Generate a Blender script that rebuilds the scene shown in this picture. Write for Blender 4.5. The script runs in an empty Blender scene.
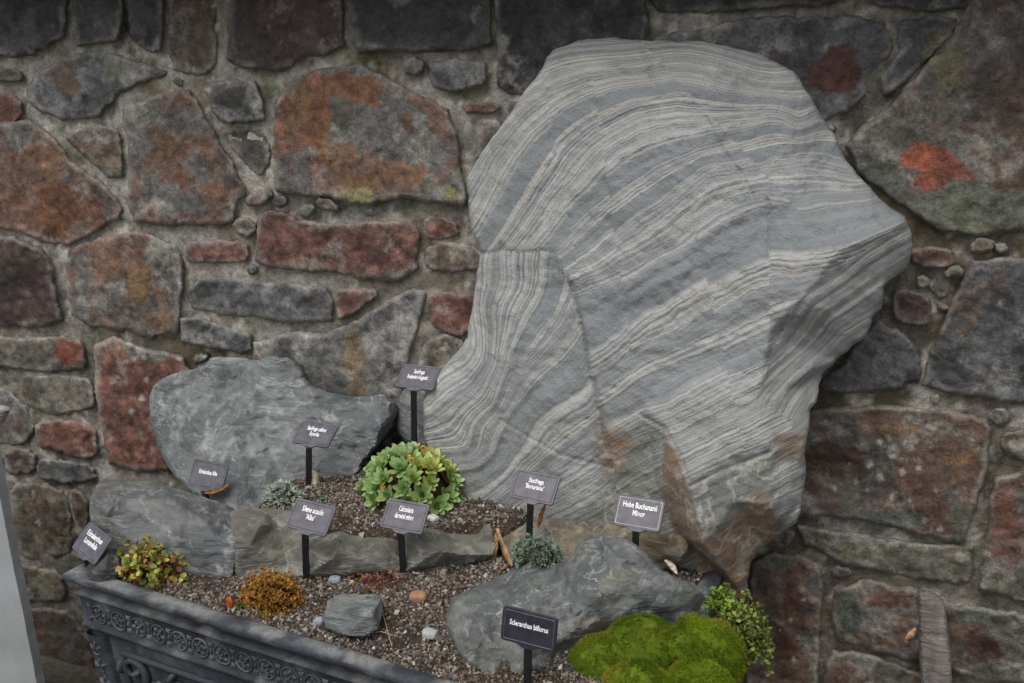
import bpy, bmesh, math, random
import numpy as np
from mathutils import Vector, Matrix, Euler
from mathutils.geometry import delaunay_2d_cdt

# ------------------------------------------------------------------ camera
scene = bpy.context.scene
FPX = 1100.0
PITCH, YAW = math.radians(15.5), math.radians(23.0)
CAM = np.array([0.55, -1.90, 1.42])
FW = np.array([-math.sin(YAW)*math.cos(PITCH), math.cos(YAW)*math.cos(PITCH), -math.sin(PITCH)])
RT = np.array([math.cos(YAW), math.sin(YAW), 0.0])
UP = np.cross(RT, FW)
cd = bpy.data.cameras.new("Camera")
cd.sensor_fit = 'HORIZONTAL'; cd.sensor_width = 36.0
cd.lens = FPX / 1024.0 * 36.0
cd.clip_start = 0.02; cd.clip_end = 500.0
cam = bpy.data.objects.new("Camera", cd)
scene.collection.objects.link(cam)
cam.matrix_world = Matrix(((RT[0], UP[0], -FW[0], CAM[0]), (RT[1], UP[1], -FW[1], CAM[1]), (RT[2], UP[2], -FW[2], CAM[2]), (0, 0, 0, 1)))
scene.camera = cam

# ------------------------------------------------------------------ world, sun, exposure
SUN_EL, SUN_AZ = 60.0, 190.0          # degrees; azimuth clockwise from +Y (behind the camera, a little to its left)
world = bpy.data.worlds.new("World"); scene.world = world
world.use_nodes = True
wn = world.node_tree.nodes; wl = world.node_tree.links
wn.clear()
wo = wn.new('ShaderNodeOutputWorld'); bg = wn.new('ShaderNodeBackground'); sky = wn.new('ShaderNodeTexSky')
sky.sky_type = 'NISHITA'; sky.sun_disc = False
sky.sun_elevation = math.radians(SUN_EL); sky.sun_rotation = math.radians(SUN_AZ)
sky.air_density = 1.0; sky.dust_density = 4.0; sky.ozone_density = 1.0
bg.inputs['Strength'].default_value = 0.10
hs = wn.new('ShaderNodeHueSaturation'); hs.inputs['Saturation'].default_value = 0.30
wl.new(sky.outputs[0], hs.inputs['Color']); wl.new(hs.outputs[0], bg.inputs['Color']); wl.new(bg.outputs[0], wo.inputs['Surface'])
sd = bpy.data.lights.new("Sun", 'SUN'); sd.energy = 0.8; sd.angle = math.radians(45); sd.color = (1.0, 0.95, 0.88)
sun = bpy.data.objects.new("Sun", sd); scene.collection.objects.link(sun)
az, el = math.radians(SUN_AZ), math.radians(SUN_EL)
sdir = Vector((math.sin(az)*math.cos(el), math.cos(az)*math.cos(el), math.sin(el)))
sun.rotation_euler = sdir.to_track_quat('Z', 'Y').to_euler()
sun.location = sdir * 10
vs = scene.view_settings
vs.view_transform = 'Standard'; vs.look = 'None'; vs.exposure = 0.76; vs.gamma = 1.0; vs.use_curve_mapping = False
scene.cycles.use_denoising = True

# ------------------------------------------------------------------ helpers
rng = np.random.default_rng(7); random.seed(7)

def ray(px, py):
    px = np.asarray(px, float); py = np.asarray(py, float)
    return FW + RT*((px-512)/FPX)[..., None] + UP*((341.5-py)/FPX)[..., None]
def at_y(px, py, Y):
    d = ray(px, py); t = (np.asarray(Y, float)-CAM[1])/d[..., 1]
    return CAM + d*t[..., None]
def at_z(px, py, Z):
    d = ray(px, py); t = (np.asarray(Z, float)-CAM[2])/d[..., 2]
    return CAM + d*t[..., None]
def Yz(px, py, z): return float(at_z(px, py, z)[1])
def proj(P):
    v = np.asarray(P, float)-CAM; a = v@FW
    return np.stack([512+FPX*(v@RT)/a, 341.5-FPX*(v@UP)/a], -1)

def _hash(i, j, k, seed):
    n = (i*374761393 + j*668265263 + k*1274126177 + seed*982451653) & 0xffffffff
    n = ((n ^ (n >> 13))*1274126177) & 0xffffffff
    n = n ^ (n >> 16)
    return (n & 0xffff)/65535.0
def vnoise(P, seed=0):
    P = np.asarray(P, float); I = np.floor(P).astype(np.int64); F = P-I; F = F*F*(3-2*F)
    r = 0
    for a in (0, 1):
        for b in (0, 1):
            for c in (0, 1):
                w = (F[:, 0] if a else 1-F[:, 0])*(F[:, 1] if b else 1-F[:, 1])*(F[:, 2] if c else 1-F[:, 2])
                r = r + w*_hash(I[:, 0]+a, I[:, 1]+b, I[:, 2]+c, seed)
    return r*2-1
def fbm(P, seed=0, octv=4, gain=0.5):
    r = 0; a = 1.0; t = 0; Q = np.asarray(P, float)
    for o in range(octv):
        r = r + a*vnoise(Q, seed+o*17); t += a; a *= gain; Q = Q*2.03+11.3
    return r/t
def ss(a, b, x):
    t = np.clip((x-a)/(b-a), 0, 1); return t*t*(3-2*t)
def lin(c):
    c = np.asarray(c, float)/255.0
    return np.where(c <= 0.04045, c/12.92, ((c+0.055)/1.055)**2.4)
def mix(a, b, m): return a*(1-m[:, None]) + b*m[:, None]

def link(o, parent=None):
    scene.collection.objects.link(o)
    if parent is not None:
        o.parent = parent
    return o
def tag(o, label=None, cat=None, group=None, kind=None):
    if label: o['label'] = label
    if cat: o['category'] = cat
    if group: o['group'] = group
    if kind: o['kind'] = kind
    return o
def empty(name, loc):
    o = bpy.data.objects.new(name, None); o.empty_display_size = 0.02
    o.location = Vector(loc); return link(o)
def mesh_obj(name, V, F, mat, origin=(0, 0, 0), parent=None, col=None, smooth=True, corner=None):
    """V (n,3) world coordinates; the object's origin is put at `origin` (or kept on its parent's origin)"""
    V = np.asarray(V, float)
    org = np.array(parent.location) if parent is not None and parent.type == 'EMPTY' else np.asarray(origin, float)
    if parent is not None and parent.type == 'MESH':
        org = np.array(parent['_org'])
    me = bpy.data.meshes.new(name)
    me.from_pydata((V-org).tolist(), [], [list(map(int, f)) for f in F])
    me.update()
    if col is not None:
        a = me.attributes.new('col', 'FLOAT_COLOR', 'POINT')
        c = np.ones((len(V), 4)); c[:, :3] = col
        a.data.foreach_set('color', c.ravel().astype(np.float32))
    if corner is not None:
        for nm, vals in corner.items():
            a = me.attributes.new(nm, 'FLOAT', 'CORNER'); a.data.foreach_set('value', np.asarray(vals, np.float32))
    me.polygons.foreach_set('use_smooth', [bool(smooth)]*len(me.polygons))
    me.materials.append(mat)
    o = bpy.data.objects.new(name, me)
    if parent is None: o.location = Vector(org)
    o['_org'] = [float(x) for x in org]
    return link(o, parent)

class MB:
    """collects pieces of one mesh"""
    def __init__(self): self.V = []; self.F = []; self.C = []; self.n = 0
    def add(self, V, F, col=(0.5, 0.5, 0.5)):
        V = np.asarray(V, float); self.V.append(V)
        c = np.asarray(col, float)
        if c.ndim == 1: c = np.tile(c, (len(V), 1))
        self.C.append(c)
        n = self.n
        self.F.extend([[n+int(i) for i in f] for f in F]); self.n += len(V)
    def box(self, c, h, R=None, col=(0.5, 0.5, 0.5)):
        s = np.array([[-1,-1,-1],[1,-1,-1],[1,1,-1],[-1,1,-1],[-1,-1,1],[1,-1,1],[1,1,1],[-1,1,1]], float)*np.asarray(h)
        if R is not None: s = s@np.asarray(R).T
        self.add(s+np.asarray(c), [(0,3,2,1),(4,5,6,7),(0,1,5,4),(1,2,6,5),(2,3,7,6),(3,0,4,7)], col)
    def tube(self, pts, r, n=6, col=(0.5, 0.5, 0.5), r1=None):
        pts = np.asarray(pts, float); k = len(pts); V = []
        for i, p in enumerate(pts):
            t = pts[min(i+1, k-1)]-pts[max(i-1, 0)]; t = t/(np.linalg.norm(t)+1e-9)
            a = np.cross(t, [0, 0, 1.0] if abs(t[2]) < 0.9 else [1.0, 0, 0]); a /= np.linalg.norm(a); b = np.cross(t, a)
            rr = r if r1 is None else r+(r1-r)*i/(k-1)
            for j in range(n):
                an = 2*math.pi*j/n; V.append(p+rr*(a*math.cos(an)+b*math.sin(an)))
        F = [(i*n+j, i*n+(j+1) % n, (i+1)*n+(j+1) % n, (i+1)*n+j) for i in range(k-1) for j in range(n)]
        F.append(tuple(range(n-1, -1, -1))); F.append(tuple((k-1)*n+j for j in range(n)))
        self.add(V, F, col)
    def build(self, name, mat, origin=(0, 0, 0), parent=None, smooth=True):
        return mesh_obj(name, np.concatenate(self.V), self.F, mat, origin, parent, np.concatenate(self.C), smooth)

def chaikin(P, k=1):
    P = np.asarray(P, float)
    for _ in range(k):
        Q = np.roll(P, -1, 0)
        P = np.stack([P*0.8+Q*0.2, P*0.2+Q*0.8], 1).reshape(-1, 2)
    return P
def resample(P, sp):
    out = []
    for a, b in zip(P, np.roll(P, -1, 0)):
        n = max(1, int(round(np.linalg.norm(b-a)/sp)))
        for i in range(n): out.append(a+(b-a)*i/n)
    return np.array(out)
def in_poly(P, poly):
    x, y = P[:, 0], P[:, 1]; r = np.zeros(len(P), bool)
    for (x0, y0), (x1, y1) in zip(poly, np.roll(poly, -1, 0)):
        if y0 == y1: continue
        c = ((y0 > y) != (y1 > y)) & (x < (x1-x0)*(y-y0)/(y1-y0)+x0); r ^= c
    return r
def dist_poly(P, poly):
    d = np.full(len(P), 1e9)
    for a, b in zip(poly, np.roll(poly, -1, 0)):
        ab = b-a; t = np.clip(((P-a)@ab)/(ab@ab+1e-12), 0, 1)
        d = np.minimum(d, np.linalg.norm(P-(a+t[:, None]*ab), axis=1))
    return d
def dist_line(P, L):
    d = np.full(len(P), 1e9); L = np.asarray(L, float)
    for a, b in zip(L[:-1], L[1:]):
        ab = b-a; t = np.clip(((P-a)@ab)/(ab@ab+1e-12), 0, 1)
        d = np.minimum(d, np.linalg.norm(P-(a+t[:, None]*ab), axis=1))
    return d
def fill(poly, sp, rough=0.0, round_k=1, seed=0):
    """triangulates the outline with an even spread of inner points; returns points, triangles, boundary count, outline"""
    B = resample(chaikin(poly, round_k) if round_k else np.asarray(poly, float), sp)
    if rough:
        N = np.roll(B, -1, 0)-np.roll(B, 1, 0); N = np.stack([N[:, 1], -N[:, 0]], 1); N /= (np.linalg.norm(N, axis=1)[:, None]+1e-9)
        q = np.concatenate([B/28.0, np.full((len(B), 1), seed*3.7)], 1)
        q2 = np.concatenate([B/7.0, np.full((len(B), 1), seed*1.7)], 1)
        B = B+N*(rough*(vnoise(q, seed)*0.75+vnoise(q2, seed+5)*0.4))[:, None]
    lo, hi = B.min(0), B.max(0)
    xs = np.arange(lo[0], hi[0], sp); ys = np.arange(lo[1], hi[1], sp*0.866)
    G = np.array([(x+(sp/2 if j % 2 else 0), y) for j, y in enumerate(ys) for x in xs])
    r_ = np.random.default_rng(seed+100)
    G = G+r_.uniform(-0.22, 0.22, G.shape)*sp
    G = G[in_poly(G, B)]
    if len(G): G = G[dist_poly(G, B) > sp*0.55]
    allp = np.concatenate([B, G]) if len(G) else B
    n = len(B)
    res = delaunay_2d_cdt([Vector(p) for p in allp], [(i, (i+1) % n) for i in range(n)], [], 1, 1e-5)
    P = np.array([(v.x, v.y) for v in res[0]]); T = [tuple(f) for f in res[2]]
    loop = list(range(n))
    if len(P) != len(allp):
        m = {}
        for i, ov in enumerate(res[3]):
            for o in ov: m[o] = i
        loop = [m[i] for i in range(n) if i in m]
    T2 = []
    for t in T:
        for k in range(1, len(t)-1): T2.append((t[0], t[k], t[k+1]))
    return P, np.array(T2), loop, B

def tri_interp(ctrl):
    """piecewise linear (faceted) interpolation through control points (x, y, value)"""
    c = np.asarray(ctrl, float)
    lo, hi = c[:, :2].min(0)-400, c[:, :2].max(0)+400
    ex = []
    for q in [(lo[0], lo[1]), (hi[0], lo[1]), (hi[0], hi[1]), (lo[0], hi[1])]:
        k = np.argmin(((c[:, :2]-q)**2).sum(1)); ex.append((q[0], q[1], c[k, 2]))
    c = np.concatenate([c, ex])
    res = delaunay_2d_cdt([Vector(p[:2]) for p in c], [], [], 0, 1e-6)
    pts = np.array([(v.x, v.y) for v in res[0]]); val = np.array([c[o[0], 2] for o in res[3]]); tris = res[2]
    def f(P):
        out = np.zeros(len(P)); done = np.zeros(len(P), bool)
        for t in tris:
            a, b, d = pts[list(t)]; M = np.array([b-a, d-a]).T; det = np.linalg.det(M)
            if abs(det) < 1e-9: continue
            uv = (P-a)@np.linalg.inv(M).T
            k = (uv[:, 0] >= -1e-6) & (uv[:, 1] >= -1e-6) & (uv.sum(1) <= 1+1e-6) & ~done
            va, vb, vd = val[list(t)]
            out[k] = va+uv[k, 0]*(vb-va)+uv[k, 1]*(vd-va); done |= k
        return out
    return f
def rbf(ctrl):
    c = np.asarray(ctrl, float); X = c[:, :2]/100.0; n = len(X)
    def ph(r): return np.where(r > 1e-9, r*r*np.log(r+1e-12), 0)
    K = ph(np.linalg.norm(X[:, None]-X[None], axis=2))+np.eye(n)*0.02
    Pm = np.concatenate([np.ones((n, 1)), X], 1)
    A = np.block([[K, Pm], [Pm.T, np.zeros((3, 3))]])
    w = np.linalg.lstsq(A, np.concatenate([c[:, 2], np.zeros(3)]), rcond=None)[0]
    def f(P):
        Q = np.asarray(P, float)/100.0
        return ph(np.linalg.norm(Q[:, None]-X[None], axis=2))@w[:n]+w[n]+Q@w[n+1:]
    return f
def lap_smooth(v, T, k, m=0.5):
    n = len(v)
    for _ in range(k):
        s = np.zeros(n); c = np.zeros(n)
        for a, b in ((0, 1), (1, 2), (2, 0)):
            np.add.at(s, T[:, a], v[T[:, b]]); np.add.at(c, T[:, a], 1)
            np.add.at(s, T[:, b], v[T[:, a]]); np.add.at(c, T[:, b], 1)
        v = v*(1-m)+m*s/np.maximum(c, 1)
    return v

def solid(P, T, loop, Y, back, taper=0.0):
    """front surface at depth Y(px,py) seen along the rays, sides run straight back (+y) to `back` and are closed behind"""
    V = at_y(P[:, 0], P[:, 1], Y)
    F = [tuple(t) for t in T]
    a, b, c = V[T[:, 0]], V[T[:, 1]], V[T[:, 2]]
    flip = np.cross(b-a, c-a)[:, 1].sum() > 0
    if flip: F = [(t[0], t[2], t[1]) for t in F]
    n0 = len(V); m = len(loop); L = V[loop]
    rings = []
    cen = L.mean(0)
    for k, fr in enumerate((0.35, 0.7, 1.0)):
        yb_ = L[:, 1]+(np.maximum(back, L[:, 1]+0.004)-L[:, 1])*fr
        R = at_y(P[loop][:, 0], P[loop][:, 1], yb_)
        sh = 1-taper*fr
        R[:, 0] = cen[0]+(R[:, 0]-cen[0])*sh; R[:, 2] = cen[2]+(R[:, 2]-cen[2])*sh
        rings.append(R)
    V = np.concatenate([V]+rings)
    prev = loop
    # orientation of the loop in F
    ed = set()
    for f in F:
        ed.add((f[0], f[1])); ed.add((f[1], f[2])); ed.add((f[2], f[0]))
    fwd = (loop[0], loop[1]) in ed
    for k in range(3):
        cur = [n0+k*m+i for i in range(m)]
        for i in range(m):
            j = (i+1) % m
            q = (prev[j], prev[i], cur[i], cur[j])
            F.append(q if fwd else q[::-1])
        prev = cur
    F.append(tuple(prev[::-1]) if not fwd else tuple(prev))
    return V, F

# ------------------------------------------------------------------ materials
def new_mat(name):
    m = bpy.data.materials.new(name); m.use_nodes = True
    nt = m.node_tree; nt.nodes.clear()
    out = nt.nodes.new('ShaderNodeOutputMaterial'); p = nt.nodes.new('ShaderNodeBsdfPrincipled')
    nt.links.new(p.outputs[0], out.inputs['Surface'])
    return m, nt, p
def node(nt, t, **kw):
    n = nt.nodes.new(t)
    for k, v in kw.items(): setattr(n, k, v)
    return n
def noise(nt, vec, scale, detail=4, rough=0.55):
    n = node(nt, 'ShaderNodeTexNoise'); n.inputs['Scale'].default_value = scale
    n.inputs['Detail'].default_value = detail; n.inputs['Roughness'].default_value = rough
    if vec is not None: nt.links.new(vec, n.inputs['Vector'])
    return n.outputs['Fac']
def maprange(nt, v, a, b, c, d):
    n = node(nt, 'ShaderNodeMapRange'); nt.links.new(v, n.inputs['Value'])
    for k, x in zip(('From Min', 'From Max', 'To Min', 'To Max'), (a, b, c, d)): n.inputs[k].default_value = x
    return n.outputs[0]
def math_(nt, op, a, b):
    n = node(nt, 'ShaderNodeMath', operation=op)
    for i, x in enumerate((a, b)):
        if isinstance(x, (int, float)): n.inputs[i].default_value = x
        else: nt.links.new(x, n.inputs[i])
    return n.outputs[0]
def mixc(nt, fac, a, b, bt='MIX'):
    n = node(nt, 'ShaderNodeMix', data_type='RGBA', blend_type=bt)
    if isinstance(fac, (int, float)): n.inputs[0].default_value = fac
    else: nt.links.new(fac, n.inputs[0])
    for i, x in ((6, a), (7, b)):
        if isinstance(x, (tuple, list)): n.inputs[i].default_value = (*x[:3], 1)
        else: nt.links.new(x, n.inputs[i])
    return n.outputs[2]
def bump(nt, p, h, strength, dist, prev=None):
    b = node(nt, 'ShaderNodeBump'); b.inputs['Strength'].default_value = strength; b.inputs['Distance'].default_value = dist
    nt.links.new(h, b.inputs['Height'])
    if prev is not None: nt.links.new(prev, b.inputs['Normal'])
    nt.links.new(b.outputs[0], p.inputs['Normal'])
    return b.outputs[0]

def rock_mat(name, rough=0.7, grain=(45, 220), var=0.35, b1=0.5, b2=0.35, spec=0.4, stretch=None, vein=0.0, lam=None):
    m, nt, p = new_mat(name)
    tc = node(nt, 'ShaderNodeTexCoord'); vec = tc.outputs['Object']
    if stretch:
        mp = node(nt, 'ShaderNodeMapping'); mp.inputs['Scale'].default_value = stretch[0]; mp.inputs['Rotation'].default_value = stretch[1]
        nt.links.new(vec, mp.inputs['Vector']); vec = mp.outputs[0]
    at = node(nt, 'ShaderNodeAttribute', attribute_name='col')
    n1 = noise(nt, vec, grain[0], 6, 0.7); n2 = noise(nt, vec, grain[1], 4, 0.75); n3 = noise(nt, vec, grain[0]*0.3, 3)
    f = math_(nt, 'ADD', math_(nt, 'MULTIPLY', n1, 0.55), math_(nt, 'MULTIPLY', n2, 0.45))
    g = maprange(nt, f, 0.38, 0.62, 1-var, 1+var)
    mul = node(nt, 'ShaderNodeVectorMath', operation='SCALE'); nt.links.new(at.outputs['Color'], mul.inputs[0]); nt.links.new(g, mul.inputs['Scale'])
    cc = mul.outputs[0]
    lf = None
    if lam:
        mp2 = node(nt, 'ShaderNodeMapping'); mp2.inputs['Scale'].default_value = lam[0]; mp2.inputs['Rotation'].default_value = lam[1]; nt.links.new(tc.outputs['Object'], mp2.inputs['Vector'])
        l1 = node(nt, 'ShaderNodeTexNoise'); l1.inputs['Scale'].default_value = 14; l1.inputs['Detail'].default_value = 7; l1.inputs['Roughness'].default_value = .68; l1.inputs['Distortion'].default_value = .5; nt.links.new(mp2.outputs[0], l1.inputs['Vector'])
        lf = l1.outputs['Fac']; m2 = node(nt, 'ShaderNodeVectorMath', operation='SCALE'); nt.links.new(cc, m2.inputs[0]); nt.links.new(maprange(nt, lf, .36, .64, .76, 1.26), m2.inputs['Scale']); cc = m2.outputs[0]
    if vein:
        v = node(nt, 'ShaderNodeTexNoise'); v.inputs['Scale'].default_value = 11; v.inputs['Detail'].default_value = 5; v.inputs['Roughness'].default_value = .62; v.inputs['Distortion'].default_value = .8; nt.links.new(vec, v.inputs['Vector'])
        vr = maprange(nt, math_(nt, 'ABSOLUTE', math_(nt, 'SUBTRACT', v.outputs['Fac'], 0.5), 0.0), 0.0, 0.022, vein, 0)
        vr = math_(nt, 'MULTIPLY', vr, maprange(nt, n3, .42, .6, 0, 1))
        cc = mixc(nt, vr, cc, tuple(lin((186, 188, 186))))
    nt.links.new(cc, p.inputs['Base Color'])
    nt.links.new(maprange(nt, n3, 0.3, 0.7, rough-0.12, rough+0.12), p.inputs['Roughness'])
    p.inputs['Specular IOR Level'].default_value = spec
    b = bump(nt, p, n1, b1, 0.009); b = bump(nt, p, n2, b2, 0.0028, b)
    if lf is not None: bump(nt, p, lf, .8, 0.012, b)
    return m
def leaf_mat(name, rough=0.5, sss=0.25, spec=0.35):
    m, nt, p = new_mat(name)
    at = node(nt, 'ShaderNodeAttribute', attribute_name='col')
    tc = node(nt, 'ShaderNodeTexCoord')
    n1 = noise(nt, tc.outputs['Object'], 180, 3)
    mul = node(nt, 'ShaderNodeVectorMath', operation='SCALE'); nt.links.new(at.outputs['Color'], mul.inputs[0]); nt.links.new(maprange(nt, n1, 0.3, 0.7, 0.8, 1.2), mul.inputs['Scale'])
    nt.links.new(mul.outputs[0], p.inputs['Base Color'])
    p.inputs['Roughness'].default_value = rough; p.inputs['Specular IOR Level'].default_value = spec
    tr = node(nt, 'ShaderNodeBsdfTranslucent'); nt.links.new(mul.outputs[0], tr.inputs['Color'])
    mx = node(nt, 'ShaderNodeMixShader'); mx.inputs[0].default_value = sss
    out = [n for n in nt.nodes if n.type == 'OUTPUT_MATERIAL'][0]
    nt.links.new(p.outputs[0], mx.inputs[1]); nt.links.new(tr.outputs[0], mx.inputs[2]); nt.links.new(mx.outputs[0], out.inputs['Surface'])
    return m
def plain_mat(name, col, rough=0.5, spec=0.5, scale=120, var=0.15, b=0.1):
    m, nt, p = new_mat(name)
    tc = node(nt, 'ShaderNodeTexCoord'); n1 = noise(nt, tc.outputs['Object'], scale, 4)
    c = mixc(nt, maprange(nt, n1, 0.35, 0.65, 0, 1), tuple(x*(1-var) for x in col), tuple(x*(1+var) for x in col))
    nt.links.new(c, p.inputs['Base Color']); p.inputs['Roughness'].default_value = rough
    p.inputs['Specular IOR Level'].default_value = spec
    bump(nt, p, n1, b, 0.001)
    return m

M_WALL = rock_mat('wall_stone', 0.6, (34, 210), 0.65, 0.55, 0.55, 0.5)
M_MORTAR = rock_mat('mortar', 0.9, (70, 320), 0.45, 0.9, 0.7, 0.2)
M_SLATE = rock_mat('slate_rock', 0.52, (50, 240), 0.26, 0.45, 0.4, 0.5, stretch=((1, 1, 2.2), (0.25, 0.45, 0)), vein=.55, lam=((.8, .8, 5.5), (.35, .38, 0)))
M_GRAVEL = rock_mat('gravel', 0.75, (90, 300), 0.25, 0.2, 0.2, 0.4)
M_SOIL = rock_mat('soil', 0.95, (60, 260), 0.5, 0.8, 0.8, 0.2)
M_LEAF = leaf_mat('leaf', 0.45, 0.22)
M_MOSS = leaf_mat('moss', 0.8, 0.3, 0.1)
M_DRY = leaf_mat('dry_leaf', 0.65, 0.2, 0.2)
M_PLASTIC = plain_mat('black_plastic', (0.012, 0.012, 0.014), 0.4, 0.5)
M_PLATE = plain_mat('label_plate', (0.078, 0.076, 0.092), 0.48, 0.5, 70, 0.28, 0.15)
M_WHITE = plain_mat('white_letters', (0.86, 0.86, 0.88), 0.6, 0.3)

# ------------------------------------------------------------------ the setting: ground
GZ = -0.15
def ground():
    n = 60
    xs = np.concatenate([[-60, -20, -8], np.linspace(-3, 3, n), [8, 20, 60]]); ys = np.concatenate([[-60, -20, -8], np.linspace(-4, 1.5, n), [8, 20, 60]])
    V = np.array([(x, y, GZ) for y in ys for x in xs]); V[:, 2] += 0.006*fbm(V*3, 3, 3)
    k = len(xs)
    F = [(j*k+i, j*k+i+1, (j+1)*k+i+1, (j+1)*k+i) for j in range(len(ys)-1) for i in range(k-1)]
    c = np.tile(np.array([0.10, 0.09, 0.075]), (len(V), 1))*(1+0.3*fbm(V*6, 5, 3))[:, None]
    tag(mesh_obj('ground', V, F, M_SOIL, col=c), kind='structure')
ground()

# ------------------------------------------------------------------ the rubble wall
# base colours as the stones' own (linear) albedo
def des(c, k=0.36, g=0.66):
    c = np.asarray(c); l = c@np.array([.3, .6, .1]); return (c*(1-k)+l*k)*g*np.array([1.0, 1.0, .99])
TYPES = {
    'black':  (lin((62, 62, 66)),   lin((84, 82, 82)),   lin((74, 60, 54)),  0.15),
    'slate':  (lin((92, 94, 98)),   lin((122, 122, 122)), lin((112, 88, 70)), 0.25),
    'grey':   (lin((116, 116, 114)), lin((142, 140, 132)), lin((134, 100, 66)), 0.35),
    'rust':   (lin((112, 108, 102)), lin((138, 134, 124)), lin((142, 90, 52)), 0.75),
    'olive':  (lin((108, 102, 86)), lin((134, 126, 106)), lin((126, 96, 62)), 0.35),
    'tan':    (lin((112, 98, 80)),  lin((138, 122, 98)), lin((110, 78, 56)),  0.4),
    'red':    (lin((130, 76, 58)),  lin((150, 96, 70)),  lin((104, 60, 52)),  0.45),
    'brick':  (lin((142, 82, 56)),  lin((164, 100, 66)), lin((112, 68, 50)),  0.45),
    'maroon': (lin((86, 58, 54)),   lin((104, 74, 66)),  lin((70, 56, 52)),   0.4),
    'brown':  (lin((106, 98, 88)),  lin((134, 128, 116)), lin((112, 74, 46)), 0.7),
}
TYPES = {k: (des(a), des(b), des(c), d) for k, (a, b, c, d) in TYPES.items()}
MORT = lin((158, 154, 146))
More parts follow.
